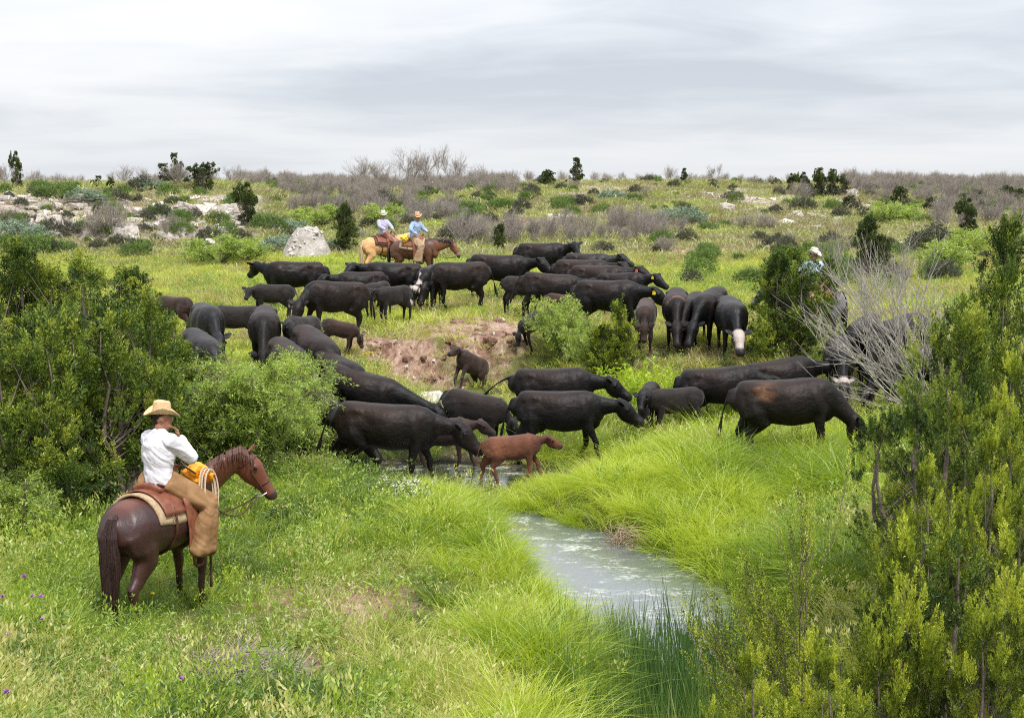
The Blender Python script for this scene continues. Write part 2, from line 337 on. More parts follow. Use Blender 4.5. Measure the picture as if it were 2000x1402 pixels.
def juniper_meshes(Ht, Rd, n_pl, n_lf, ll=.055, lw=.022, spires=5, seed=1, mat_='juniper', low=.04, lean=0.0, shape=.55, spread=.085, bare=0.0, clump=8, crad=.30, plen=1.0, nlimb=90):
    global rng
    keep = rng; rng = np.random.default_rng(seed)
    # several upright leaders make an uneven top
    sp = []
    for k in range(spires):
        a = rng.random() * 6.283; r = Rd * (.0 if k == 0 else .25 + .5 * rng.random()); sp.append((r * math.cos(a), r * math.sin(a), Ht * (1.0 if k == 0 else .62 + .36 * rng.random()) , Rd * (.62 if k == 0 else .34 + .26 * rng.random())))
    w = np.array([s[3] ** 2 * s[2] for s in sp]); nc = max(12, n_pl // clump); pick = rng.choice(spires, nc, p=w / w.sum())
    S = np.array(sp)[pick]
    u = low + (1 - low) * rng.random(nc) ** .85
    prof = np.where(u < .3, .72 + .28 * u / .3, np.clip((1 - u) / .7, 0, 1) ** shape)
    ang = rng.random(nc) * 6.283; lump = .78 + .6 * fbm(np.cos(ang) * 1.3 + u * 3 + S[:, 0] * 5, np.sin(ang) * 1.3 + u * 2.0, seed, 3)
    rr = S[:, 3] * prof * lump * (.3 + .7 * rng.random(nc) ** .45)
    C = np.stack([S[:, 0] + rr * np.cos(ang), S[:, 1] + rr * np.sin(ang), S[:, 2] * u - .10], 1)
    cr = crad * (.6 + .8 * rng.random(nc)) * (1 - .35 * u); ctint = np.clip(.40 + .20 * rng.normal(size=nc) + .5 * fbm(C[:, 0] * 1.5, C[:, 2] * 1.5 + C[:, 1], seed + 5, 3), 0.05, .95)
    ci = rng.integers(0, nc, n_pl); o = unit(rng.normal(size=(n_pl, 3))); o[:, 2] = np.abs(o[:, 2]) * 1.3 - .25
    P = C[ci] + o * (cr[ci] * rng.random(n_pl) ** .5)[:, None] * np.array([.75, .75, 1.25])
    P[:, 0] += lean * P[:, 2]; outw = np.stack([np.cos(ang[ci]), np.sin(ang[ci]), 0 * ci], 1)
    D = o * .75 + outw * .35 + np.stack([0 * u[ci], 0 * u[ci], .35 + .7 * u[ci]], 1) + rng.normal(size=(n_pl, 3)) * .2
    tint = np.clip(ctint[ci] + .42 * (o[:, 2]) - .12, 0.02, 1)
    L = (.11 + .17 * rng.random(n_pl)) * (Ht / 3) ** .3 * plen
    keepm = rng.random(n_pl) > bare
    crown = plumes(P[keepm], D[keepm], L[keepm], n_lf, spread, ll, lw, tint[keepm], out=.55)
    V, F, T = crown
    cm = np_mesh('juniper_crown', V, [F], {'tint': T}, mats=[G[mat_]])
    # trunk and limbs
    A, B, r0, r1 = [], [], [], []
    for k, (x, y, h, rd) in enumerate(sp):
        p = np.array([lean * .0, 0, -.15]); n = 7
        for j in range(n):
            f = (j + 1) / n; q = np.array([x * min(1, f * 1.6) + rng.normal() * .03 + lean * h * f, y * min(1, f * 1.6) + rng.normal() * .03, h * .93 * f])
            A.append(p); B.append(q); b0 = (.075 if k == 0 else .05) * (Ht / 3); r0.append(b0 * (1 - j / n) + .008); r1.append(b0 * (1 - (j + 1) / n) + .006); p = q
    for q in P[::max(1, n_pl // nlimb)]:
        k = rng.integers(len(sp)); x, y, h, rd = sp[k]; zb = max(.05, q[2] * .62)
        o = np.array([x * min(1, zb / h * 1.6) + lean * zb, y * min(1, zb / h * 1.6), zb]); mid = (o + q) / 2 + np.array([0, 0, -.06]); A += [o, mid]; B += [mid, q]; r0 += [.012, .008]; r1 += [.008, .003]
    V, F = segs(A, B, r0, r1, 5); tm = np_mesh('juniper_trunk', V, [F], smooth=True, mats=[BARK])
    rng = keep
    return tm, cm
def branchy(seed, Ht, n0=5, spread=.6, depth=4, r=.03, up=.5, wig=.25, lean=(0, 0), kids=3, ns=3):
    """bare branching plant"""
    rs = random.Random(seed); A, B, r0, r1 = [], [], [], []
    def grow(p, d, L, rad, dep):
        for j in range(3):
            d = (d + Vector([rs.gauss(0, wig) for _ in range(3)]) * .45 + Vector((0, 0, up * .12))).normalized()
            q = p + d * (L / 3); A.append(p[:]); B.append(q[:]); r0.append(rad * (1 - j * .18)); r1.append(rad * (1 - (j + 1) * .18)); p = q
            if dep > 0:
                for _ in range(kids if j == 2 else rs.choice([0, 1, 1, 2])):
                    nd = (d + Vector([rs.gauss(0, spread) for _ in range(3)]) * .8 + Vector((0, 0, up * .2))).normalized()
                    grow(p, nd, L * rs.uniform(.5, .8), rad * .55, dep - 1)
    for k in range(n0):
        a = rs.uniform(0, 6.283); d = Vector((math.cos(a) * spread + lean[0], math.sin(a) * spread + lean[1], 1)).normalized()
        grow(Vector((rs.gauss(0, .05) * Ht, rs.gauss(0, .05) * Ht, -.1)), d, Ht * rs.uniform(.38, .55), r, depth)
    V, F = segs(A, B, r0, r1, ns)
    return V, F, np.array(B), np.array(B) - np.array(A)
# ---------------------------------------------------------------- the ground
def grow_axis(a, b, step, g, end):
    v = [b]; s = step
    while v[-1] < end: s *= g; v.append(v[-1] + s)
    return v
xin = np.arange(-8.1, 8.11, .18); xo = np.array(grow_axis(0, 8.1, .18, 1.052, 2600))[1:]
XS = np.concatenate([-xo[::-1], xin, xo])
YS = np.concatenate([np.linspace(-60, 8, 22)[:-1], np.arange(8, 30, .18), np.arange(30, 37.5, .12), np.arange(37.5, 50, .25), np.arange(50, 124, .55), np.array(grow_axis(0, 124, .55, 1.09, 3000))])
GX, GY = np.meshgrid(XS, YS); GZ = hgt(GX, GY)
# patches of open soil: pixel where they lie, radii in metres, turn, strength
BARE = [(770,690,2.4,.95,-55,1.25),(815,735,1.9,.75,-60,1.25),(930,650,1.9,2.0,0,1.3),(990,640,1.0,1.3,0,1.1),(850,755,.7,.6,0,.8),(1030,660,.7,.8,0,.7),(930,622,1.6,.5,0,.7),
        (645,1190,1.1,1.3,0,1.3),(470,1300,1.0,.8,0,1.1),(690,1180,.3,.3,0,.6),(900,1100,.3,.3,0,.3),(620,980,.5,.35,0,.6),(700,1245,.4,.5,0,.8),
        (1370,490,3.5,2.2,0,.9),(1300,475,3,2,0,.7),(1330,512,2.6,1.2,0,.8),(1720,505,1.2,3,0,.6),(1100,610,1,1,0,.4),(960,615,3,.8,0,.5),(690,650,.8,.8,0,.6),(750,602,3.5,.9,0,.62),(540,650,3,1.2,0,.6),(1080,615,3,1.3,0,.62),(1350,690,1.6,1.2,0,.55),(460,660,1.5,1.2,0,.6),(880,600,2,1,0,.6),(1180,880,1.6,.6,0,.6),(1420,860,1.5,.6,0,.5),
        (1060,437,5,4,0,1.0),(1500,400,8,5,0,.35),(250,560,2,2,0,.3)]
BW = []
for px, py, rx, ry, an, s in BARE:
    p = hit(px, py); BW.append((p.x, p.y, rx, ry, R(an), s))
def bare_at(X, Y):
    b = np.zeros(np.shape(X))
    for x, y, rx, ry, an, s in BW:
        dx, dy = X - x, Y - y; u = dx * math.cos(an) + dy * math.sin(an); v = -dx * math.sin(an) + dy * math.cos(an)
        b = np.maximum(b, s * np.exp(-((u / rx) ** 2 + (v / ry) ** 2)))
    return np.clip(b + .55 * fbm(X * 1.7, Y * 1.7, 77, 4) * (b > .12), 0, 1.2)
def stony_at(X, Y):
    px = 1000 + FPX * X / np.maximum(Y, 12)
    l = sstep(66, 70, Y) * (1 - sstep(82, 90, Y)) * (1 - sstep(470, 560, px))
    s = l * np.clip(1.15 + 1.8 * fbm(X * .3, Y * .22, 61, 3), 0, 1)
    r = sstep(86, 92, Y) * (1 - sstep(104, 114, Y)) * sstep(900, 1050, px) * (1 - sstep(1600, 1800, px)) * np.clip(.42 + 1.5 * fbm(X * .35, Y * .2, 63, 3), 0, 1)
    return np.clip(s + r, 0, 1)
bare = bare_at(GX, GY); stony = stony_at(GX, GY)
d1, w1 = pdist(GX, GY, STREAM); d2, w2 = pdist(GX, GY, FORD)
wet = np.maximum(1 - sstep(w1, w1 + .35, d1), 1 - sstep(w2 + .1, w2 + 1.1, d2)) * (GY < 30)
ny, nx = GX.shape; idx = np.arange(nx * ny).reshape(ny, nx)
F = np.stack([idx[:-1, :-1].ravel(), idx[:-1, 1:].ravel(), idx[1:, 1:].ravel(), idx[1:, :-1].ravel()], 1)
m, t = mat('ground_soil_and_thatch')
p = wpos(t); na = noise(t, p, .35, 5, .6); nb = noise(t, p, 6, 5, .65); ncn = noise(t, p, 40, 3, .6)
green = ramp(t, M_(t, 'ADD', M_(t, 'MULTIPLY', na, .6), M_(t, 'MULTIPLY', nb, .4)), [(.38, (.095,.075,.04)), (.5, (.12,.12,.04)), (.62, (.17,.20,.045))])
far = ramp(t, noise(t, p, .05, 6, .7, loc=(5, 3, 0)), [(.40, (.30,.24,.20)), (.5, (.25,.25,.12)), (.62, (.29,.31,.10))])
sepy = N(t, 'ShaderNodeSeparateXYZ'); t.links.new(p, sepy.inputs[0])
fy = M_(t, 'MULTIPLY', M_(t, 'SUBTRACT', sepy.outputs[1], 60), 1 / 60., clamp=True)
green = mixc(t, fy, green, far)
soil = ramp(t, M_(t, 'ADD', M_(t, 'MULTIPLY', nb, .35), M_(t, 'MULTIPLY', noise(t, p, 2.2, 6, .7, .6, sca=(1.2, .45, 1)), .65)), [(.37, (.13,.07,.05)), (.47, (.30,.175,.125)), (.54, (.46,.31,.235)), (.64, (.62,.49,.39))])
rock = ramp(t, M_(t, 'ADD', M_(t, 'MULTIPLY', noise(t, p, 1.1, 6, .7, sca=(1, 1, 3.5)), .6), M_(t, 'MULTIPLY', nb, .4)), [(.40, (.28,.21,.17)), (.5, (.46,.38,.32)), (.6, (.62,.56,.50))])
mud = ramp(t, nb, [(.4, (.045,.042,.032)), (.62, (.10,.09,.06))])
def jag(f, k=.5): return M_(t, 'MULTIPLY', M_(t, 'ADD', M_(t, 'SUBTRACT', f, .42), M_(t, 'MULTIPLY', M_(t, 'SUBTRACT', ncn, .5), k)), 5.0, clamp=True)
c = mixc(t, jag(attr(t, 'stony').outputs['Fac'], .9), green, rock)
c = mixc(t, jag(attr(t, 'bare').outputs['Fac'], .8), c, soil)
c = mixc(t, attr(t, 'wet').outputs['Fac'], c, mud)
rg = M_(t, 'SUBTRACT', .95, M_(t, 'MULTIPLY', attr(t, 'wet').outputs['Fac'], .5))
princ(t, c, rg, .25, bump(t, M_(t, 'ADD', M_(t, 'MULTIPLY', nb, .6), M_(t, 'ADD', M_(t, 'MULTIPLY', ncn, .4), M_(t, 'MULTIPLY', noise(t, p, 3, 4, .6, .5, sca=(1, .35, 1)), 1.2))), .9, .16))
GROUND_MAT = m
ground = link('ground', np_mesh('ground', np.stack([GX, GY, GZ], -1).reshape(-1, 3), [F], {'bare': bare.ravel(), 'stony': stony.ravel(), 'wet': wet.ravel()}, True, [GROUND_MAT]))
tag(ground, kind='structure')

# water surface
m, t = mat('stream_water'); p = wpos(t)
n1_ = noise(t, p, 1.5, 8, .78, .8, sca=(1.0, 1.9, 1)); n2_ = noise(t, p, 14, 4, .7)
scum = M_(t, 'ADD', M_(t, 'MULTIPLY', n1_, .75), M_(t, 'MULTIPLY', n2_, .25))
sc_m = ramp(t, scum, [(.52, 0), (.57, .35), (.62, .6), (.76, .4)])
wat = N(t, 'ShaderNodeBsdfPrincipled'); wat.inputs['Base Color'].default_value = (.17, .19, .20, 1); wat.inputs['Roughness'].default_value = .10
wat.inputs['Specular IOR Level'].default_value = .85; wat.inputs['IOR'].default_value = 1.85
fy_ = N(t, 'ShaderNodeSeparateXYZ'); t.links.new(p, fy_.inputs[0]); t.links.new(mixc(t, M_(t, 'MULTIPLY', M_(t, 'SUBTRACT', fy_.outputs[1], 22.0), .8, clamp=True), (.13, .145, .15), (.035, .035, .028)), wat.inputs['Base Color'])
t.links.new(bump(t, M_(t, 'ADD', noise(t, p, 16, 3, .6, sca=(1, .5, 1)), M_(t, 'MULTIPLY', noise(t, p, 3.0, 2, .5), .8)), .07, .02), wat.inputs['Normal'])
fo = N(t, 'ShaderNodeBsdfDiffuse'); t.links.new(ramp(t, n2_, [(.35, (.40,.42,.34)), (.6, (.72,.73,.70))]), fo.inputs[0])
ms = N(t, 'ShaderNodeMixShader'); t.links.new(sc_m, ms.inputs[0]); t.links.new(wat.outputs[0], ms.inputs[1]); t.links.new(fo.outputs[0], ms.inputs[2])
o = N(t, 'ShaderNodeOutputMaterial'); t.links.new(ms.outputs[0], o.inputs[0]); WATER = m
wx, wy = np.meshgrid(np.linspace(-5.2, 4.2, 95), np.linspace(9, 27, 181)); ok = (pdist(wx, wy, STREAM)[0] < 1.9) | (pdist(wx, wy, FORD)[0] < 1.7)
idx = np.arange(wx.size).reshape(wx.shape); q = (ok[:-1, :-1] & ok[1:, 1:] & ok[1:, :-1] & ok[:-1, 1:])
F = np.stack([idx[:-1, :-1][q], idx[:-1, 1:][q], idx[1:, 1:][q], idx[1:, :-1][q]], 1)
stream = link('stream_water', np_mesh('stream_water', np.stack([wx, wy, wx * 0], -1).reshape(-1, 3), [F], None, True, [WATER])); tag(stream, kind='structure')

# ---------------------------------------------------------------- rocks in the banks and bluffs
import bmesh
ROCKM = rough_mat('pale_limestone', (.42,.36,.31), (.68,.64,.60), 3, .9, .15, .6, .05)
def rock_mesh(seed, sx, sy, sz):
    rs = random.Random(seed); bm = bmesh.new()
    for _ in range(18):
        v = Vector([rs.choice((-1, 1)) * rs.uniform(.55, 1) for _ in range(3)]); k = rs.uniform(.8, 1.0)
        bm.verts.new((v.x * sx * k, v.y * sy * k, v.z * sz * k))
    r = bmesh.ops.convex_hull(bm, input=bm.verts); bmesh.ops.delete(bm, geom=[g for g in set(r['geom_interior'] + r['geom_unused']) if isinstance(g, bmesh.types.BMVert)], context='VERTS')
    bmesh.ops.bevel(bm, geom=list(bm.edges), offset=.05 * min(sx, sz) * 2, segments=1, affect='EDGES') if False else None
    me = bpy.data.meshes.new('rock'); bm.to_mesh(me); bm.free(); me.materials.append(ROCKM); return me
rocks = [rock_mesh(i, *s) for i, s in enumerate([(1, .8, .35), (1, .7, .5), (.9, .8, .65), (1.2, .7, .28), (.8, .7, .7), (1.1, .9, .42)])]
rs = random.Random(5)
def put_rock(x, y, s, parent=ground, tilt=.25, sink=.1, name='rock'):
    o = link(name, rs.choice(rocks), None, parent); o.location = (x, y, h1(x, y) + s * (.15 - sink)); k = s
    o.scale = (k, k * rs.uniform(.8, 1.2), k * rs.uniform(.8, 1.25)); o.rotation_euler = (rs.gauss(0, tilt), rs.gauss(0, tilt), rs.uniform(0, 6.28)); return o
for px, py, s in [(65,442,.42),(95,450,.38),(60,455,.3),(78,462,.5),(110,461,.4),(48,470,.3),(130,470,.35),(60,408,.3),(115,405,.28),(122,420,.25),(245,448,.55),(255,462,.6),(262,470,.5),(285,425,.3),(300,440,.3),(215,410,.22),
                  (20,385,.45),(45,388,.3),(60,385,.3),(10,388,.35),(100,392,.2),(150,396,.2),(405,465,.45),(425,445,.35),(430,455,.4),(415,478,.4),(390,470,.4),(450,450,.3),(440,430,.3),(465,450,.35),(350,455,.4),(380,440,.3),(340,470,.4),(320,465,.35)]:
    p = hit(px, py); put_rock(p.x, p.y, s)
for k in range(190):
    px, py = rs.uniform(0, 480), rs.triangular(378, 480, 420)
    if px < 200 and rs.random() < .5: continue
    p = hit(px, py); put_rock(p.x, p.y, rs.choice((.13, .16, .2, .26, .34, .45)), tilt=.15)
for px, py, s in [(1017,402,.4),(1310,378,.45),(1335,381,.4),(1390,384,.4),(1400,387,.3),(1430,379,.5),(1435,383,.35),(1420,410,.5),(1410,404,.35),(1425,414,.4),(1475,390,.3),(1480,396,.35),(1510,392,.3),(1605,377,.75),(1645,379,.55),(1660,381,.6),(1668,385,.4),(1590,424,.5),(1555,418,.35),(1560,425,.4),(1545,422,.3),(1610,428,.3),(1640,432,.35),(1100,427,.45),(1090,430,.35),(1075,426,.3),(1050,405,.2),(1112,423,.25),(1540,440,.5),(1590,446,.5),(1440,373,.25),(1385,380,.3),(1690,406,.35)]:
    p = hit(px, py); put_rock(p.x, p.y, s, tilt=.12)
for k in range(130):
    p = hit(rs.uniform(1000, 1640), rs.uniform(375, 450)); put_rock(p.x, p.y, rs.choice((.1, .14, .2)), tilt=.12)
for px, py, s in [(1770,500,.28),(1835,482,.25),(1895,470,.45),(1920,468,.35),(1760,480,.3),(1720,520,.15)]:
    p = hit(px, py); put_rock(p.x, p.y, s)
for k in range(34):
    px, py = rs.choice([(760, 680), (800, 720), (930, 650), (870, 740)]); p = hit(px + rs.gauss(0, 45), py + rs.gauss(0, 22)); put_rock(p.x, p.y, rs.uniform(.03, .08))
CLOD = rough_mat('red_clay_clods', (.13,.07,.05), (.36,.22,.16), 5, .95, .1, .8, .04)
clods = [rock_mesh(30 + i, *s_) for i, s_ in enumerate([(1, .8, .5), (.9, .7, .6), (1.1, .6, .4)])]
for m_c in clods: m_c.materials.clear(); m_c.materials.append(CLOD)
for k in range(110):
    px, py = rs.choice([(750, 680), (790, 715), (920, 645), (980, 650), (950, 675), (850, 745)]); p = hit(px + rs.gauss(0, 38), py + rs.gauss(0, 20)); o = put_rock(p.x, p.y, rs.choice((.04, .06, .08, .12)), name='clod'); o.data = rs.choice(clods)
# a lone pale boulder beside the ford and a small one
p = hit(845, 795); bo = put_rock(p.x, p.y, .30, None, .1, -.35, 'boulder'); tag(bo, 'pale rounded boulder lying beside the nose of the cow stepping down the bank', 'boulder')
# washed gravel mound
p = hit(600, 503); gx, gy = np.meshgrid(np.linspace(-2.0, 2.0, 60), np.linspace(-1.6, 2.4, 50))
rr = np.hypot(gx / (1.05 + .25 * vnoise(np.arctan2(gy, gx) * 1.5, gx * 0, 3)), (gy - .5) / 1.4); hh = 1.15 * np.clip(1.12 - rr ** 2.2, -.3, 1) * (1 + .2 * fbm(gx * 2, gy * 2, 4, 3)) + .07 * fbm(gx * 6, gy * 6, 8, 3) - .12 * np.abs(vnoise(gx * 3, gy * .6, 19))
V = np.stack([gx + p.x, gy + p.y, hh + hgt(gx + p.x, gy + p.y)], -1).reshape(-1, 3); idx = np.arange(3000).reshape(50, 60)
F = np.stack([idx[:-1, :-1].ravel(), idx[:-1, 1:].ravel(), idx[1:, 1:].ravel(), idx[1:, :-1].ravel()], 1)
gm, t = mat('pale_gravel'); pp = wpos(t); princ(t, ramp(t, M_(t, 'ADD', M_(t, 'MULTIPLY', noise(t, pp, 9, 5, .75), .6), M_(t, 'MULTIPLY', noise(t, pp, 1.5, 3), .4)), [(.38, (.30,.26,.22)), (.5, (.46,.42,.38)), (.62, (.58,.55,.52))]), .95, .1, bump(t, noise(t, pp, 14, 5, .7), .8, .12))
mound = tag(link('gravel_mound', np_mesh('gravel_mound', V, [F], None, True, [gm])), kind='structure')
for k in range(40):
    x, y = p.x + rs.gauss(0, .6), p.y + rs.uniform(-.9, .6); r_ = math.hypot((x - p.x) / 1.05, (y - p.y - .5) / 1.4)
    o = link('stone', rs.choice(rocks), None, mound); s = rs.uniform(.05, .13); o.scale = (s, s, s); o.location = (x, y, h1(x, y) + 1.15 * min(1, max(-.3, 1.12 - r_ ** 2.2)) + .02); o.rotation_euler = (rs.random() * 6, rs.random(), rs.random() * 6)

# ---------------------------------------------------------------- grass and herbs, scattered by geometry nodes
def tuft(seed, n, Rr, Hh, bend, w, fan=.5, seg=3):
    r = np.random.default_rng(seed); a = r.random(n) * 6.283; rad = Rr * np.sqrt(r.random(n)); P = np.stack([rad * np.cos(a), rad * np.sin(a), np.full(n, -.03)], 1)
    a2 = a + r.normal(size=n) * .9; out = fan * (.3 + r.random(n)); D = unit(np.stack([np.cos(a2) * out, np.sin(a2) * out, np.ones(n)], 1))
    L = Hh * (.55 + .55 * r.random(n)); s = unit(np.cross(D, unit(r.normal(size=(n, 3))))); b = bend * (.4 + r.random(n)); hd = unit(np.stack([np.cos(a2), np.sin(a2), np.zeros(n)], 1))
    rows = []
    for k in range(seg + 1):
        f = k / seg; c = P + D * (L * f)[:, None] + hd * (b * L * f * f)[:, None] - np.array([0, 0, 1]) * (b * L * f ** 2.5 * .55)[:, None]
        ww = w * (1 - f ** 1.6) * (.7 + .3 * min(1, f * 4))
        if k < seg: rows += [c - s * ww / 2, c + s * ww / 2]
        else: rows.append(c)
    V = np.stack(rows, 1).reshape(-1, 3); m = 2 * seg + 1; base = (np.arange(n) * m)[:, None]
    Q = np.concatenate([base + np.array([[2 * k, 2 * k + 1, 2 * k + 3, 2 * k + 2]]) for k in range(seg - 1)]) if seg > 1 else np.zeros((0, 4), int)
    T = base + np.array([[2 * seg - 2, 2 * seg - 1, 2 * seg]]); tt = np.repeat(np.clip(r.random(n) * .8 + .1, 0, 1), m)
    return V, [Q, T], tt
def seed_heads(seed, n, Rr, Hh):
    r = np.random.default_rng(seed); V, F, T = tuft(seed, n, Rr, Hh, .15, .008, .25); m = 7; tips = V.reshape(n, m, 3)[:, -1]
    V2, F2 = rhombs(np.repeat(tips, 5, 0) + r.normal(size=(n * 5, 3)) * .02, r.normal(size=(n * 5, 3)) * .5 + np.array([0, 0, 1]), .05, .016)
    return np.concatenate([V, V2]), [F[0], F[1], F2 + len(V)], np.concatenate([T, np.full(len(V2), .95)])
def forb(seed, stems, Hh, leaf, w, per=16, spread=.16):
    global rng; keep = rng; rng = np.random.default_rng(seed)
    a = rng.random(stems) * 6.283; P = np.stack([spread * rng.random(stems) * np.cos(a), spread * rng.random(stems) * np.sin(a), np.full(stems, 0.)], 1)
    D = unit(np.stack([np.cos(a) * .35, np.sin(a) * .35, np.ones(stems)], 1) + rng.normal(size=(stems, 3)) * .1)
    V, F, T = plumes(P, D, Hh * (.6 + .5 * rng.random(stems)), per, .035, leaf, w, .25 + .6 * rng.random(stems), 0, .9)
    rng = keep; return V, [F], T
def lib(name, meshes, mat_):
    c = bpy.data.collections.new(name)
    for k, (V, F, T) in enumerate(meshes):
        o = bpy.data.objects.new('%s_tuft_%02d' % (name, k), np_mesh(name + '_tuft', V, F, {'tint': T}, mats=[mat_])); c.objects.link(o)
    return c
LIB = dict(
 meadow=lib('meadow', [tuft(10 + k, 46, .13, h, b, .010, .45) for k, (h, b) in enumerate([(.34, .5), (.42, .6), (.5, .5), (.30, .8)])] + [seed_heads(30, 16, .12, .52)], G['grass']),
 lush=lib('lush', [tuft(40 + k, 70, .15, h, b, .012, .42, 4) for k, (h, b) in enumerate([(.62, .7), (.75, .9), (.55, 1.1), (.7, .5)])], G['lush']),
 reed=lib('reed', [tuft(60 + k, 18, .16, h, .10, .016, .10, 3) for k, h in enumerate([.85, 1.05, 1.2])], G['reed']),
 forb=lib('forb', [forb(70, 9, .34, .05, .022), forb(71, 7, .48, .045, .014, 26), forb(72, 12, .26, .035, .020, 18, .2), forb(73, 5, .55, .06, .018, 22)], G['forb']),
 dry=lib('dry', [tuft(80 + k, 30, .12, h, .5, .009, .6) for k, h in enumerate([.25, .4])] + [seed_heads(84, 14, .1, .5)], G['dry']),
 short=lib('short', [tuft(90 + k, 44, .34, h, .5, .020, .6, 2) for k, h in enumerate([.15, .21, .28])], G['short']),
 farg=lib('farg', [tuft(96 + k, 40, .75, h, .5, .05, .6, 2) for k, h in enumerate([.22, .32])], G['hill']),
)
def open_water(X, Y, hgt_):
    """grass stands shorter where the ground falls to the water just beyond it"""
    lim = np.full(len(X), 9.0); r = np.hypot(X, Y); ux, uy = X / r, Y / r
    for s in np.arange(2.6, .0, -.2):
        w = dS(X + ux * s, Y + uy * s) < -.12; w &= (Y + uy * s > 14.6) & (Y + uy * s < 22.3); w |= dF(X + ux * s, Y + uy * s) < -.25; lim = np.where(w, s * .27 + .05, lim)
    return np.clip(lim / hgt_, .22, 1.0)
_hp = hit(322, 1190)
def tuss(X, Y): return np.clip(.5 + 1.25 * fbm(X * 1.25, Y * 1.0, 71, 3), .04, 1)
def by_horse(X, Y): return 1 - .6 * np.exp(-((X - _hp.x) / .9) ** 2 - ((Y - _hp.y + .9) / 1.1) ** 2)
TALL = dict(meadow=.45, lush=.62, forb=.42, dry=.35)
def scatter(name, label, X, Y, libname, smin, smax, itint, tilt=.15, keepz=None, lean=None):
    n = len(X); sc_ = smin + (smax - smin) * rng.random(n)
    if libname in TALL and len(Y) and Y.min() < 23: sc_ = sc_ * (.62 + .62 * tuss(X, Y)) * by_horse(X, Y); sc_ = np.minimum(sc_, open_water(X, Y, TALL[libname]) * 1.0 + (open_water(X, Y, TALL[libname]) >= 1) * 9)
    n = len(X); Z = hgt(X, Y) if keepz is None else np.maximum(hgt(X, Y), keepz)
    lc = LIB[libname]; rot = np.stack([rng.normal(size=n) * tilt, rng.normal(size=n) * tilt, rng.random(n) * 6.283], 1)
    me = bpy.data.meshes.new(name); me.vertices.add(n); me.vertices.foreach_set('co', np.stack([X, Y, Z], 1).astype(np.float32).ravel())
    for k, v, ty, fld in (('rot', rot, 'FLOAT_VECTOR', 'vector'), ('scl', sc_, 'FLOAT', 'value'), ('itint', np.clip(itint, 0, 1), 'FLOAT', 'value'), ('pick', rng.integers(0, len(lc.objects), n), 'INT', 'value')):
        at = me.attributes.new(k, ty, 'POINT'); at.data.foreach_set(fld, np.asarray(v, dtype=np.int32 if ty == 'INT' else np.float32).ravel())
    me.update(); ob = link(name, me); ng = bpy.data.node_groups.new(name, 'GeometryNodeTree')
    ng.interface.new_socket('Geometry', in_out='INPUT', socket_type='NodeSocketGeometry'); ng.interface.new_socket('Geometry', in_out='OUTPUT', socket_type='NodeSocketGeometry')
    gi = ng.nodes.new('NodeGroupInput'); go = ng.nodes.new('NodeGroupOutput'); ip = ng.nodes.new('GeometryNodeInstanceOnPoints')
    ci = ng.nodes.new('GeometryNodeCollectionInfo'); ci.inputs['Collection'].default_value = lc; ci.inputs['Separate Children'].default_value = True; ci.inputs['Reset Children'].default_value = True
    ng.links.new(gi.outputs[0], ip.inputs['Points']); ng.links.new(ci.outputs[0], ip.inputs['Instance']); ip.inputs['Pick Instance'].default_value = True
    for an, ty, sk in (('pick', 'INT', 'Instance Index'), ('rot', 'FLOAT_VECTOR', 'Rotation'), ('scl', 'FLOAT', 'Scale')):
        na_ = ng.nodes.new('GeometryNodeInputNamedAttribute'); na_.data_type = ty; na_.inputs['Name'].default_value = an
        ng.links.new(na_.outputs['Attribute'], ip.inputs[sk])
    ng.links.new(ip.outputs[0], go.inputs[0]); md = ob.modifiers.new('scatter', 'NODES'); md.node_group = ng
    return tag(ob, label, kind='stuff')
def fan(n, y0, y1, pad=260, dens=None):
    """uniform over the ground between two distances, within the width the place shows"""
    n0 = int(n * 2.2); Y = y0 + (y1 - y0) * rng.random(n0); hw = (1000 + pad) / FPX * y1; X = (rng.random(n0) * 2 - 1) * hw
    k = np.abs(X) < (1000 + pad) / FPX * Y + .4; X, Y = X[k], Y[k]
    if dens is not None: k = rng.random(len(X)) < dens(X, Y); X, Y = X[k], Y[k]
    return X[:n], Y[:n]
def dS(X, Y): d, w = pdist(X, Y, STREAM); w = w + 0.16 * fbm(X * 1.4, Y * 1.4, 31, 3); return d - w
def dF(X, Y): d, w = pdist(X, Y, FORD); return d - w
def region(px, py, rx, ry):
    p = hit(px, py); return lambda X, Y: np.exp(-((X - p.x) / rx) ** 2 - ((Y - p.y) / ry) ** 2)
def lushmap(X, Y):
    s, f = dS(X, Y), dF(X, Y)
    a = (1 - sstep(.5, 1.7, s)) * (Y < 24.5); b = sstep(-.2, .8, X - .2) * sstep(19.5, 21, Y) * (1 - sstep(25.8, 27, Y)) * (X < 7) * sstep(.3, 1.0, f)
    c = np.exp(-((X - .4) / 1.0) ** 2 - ((Y - 16.3) / 2.6) ** 2) * 1.0
    return np.clip(np.maximum(np.maximum(a, b), c) + .5 * fbm(X * .8, Y * .8, 14, 3), 0, 1) * (1 - sstep(.55, 1.0, X) * (Y < 15.2))
def dry_land(X, Y): return (dS(X, Y) > -.02) & (dF(X, Y) > -.1)
forbmap = lambda X, Y: np.clip(.45 + 1.1 * fbm(X * .55, Y * .55, 25, 3) + .55 * (1 - sstep(-3.2, -.5, X)) - .3 * sstep(-1, 1, X), 0, 1)
def tintmap(X, Y, seed, a=.5, b=.9): return np.clip(a + b * fbm(X * .5, Y * .5, seed, 3) + .5 * b * fbm(X * 1.9, Y * 1.9, seed + 3, 2) + rng.normal(size=len(X)) * .08, 0, 1)
trod = lambda X, Y: np.clip(1.3 * np.exp(-((X + .9) / 4.0) ** 2 - ((Y - 25.4) / 1.9) ** 2), 0, 1)
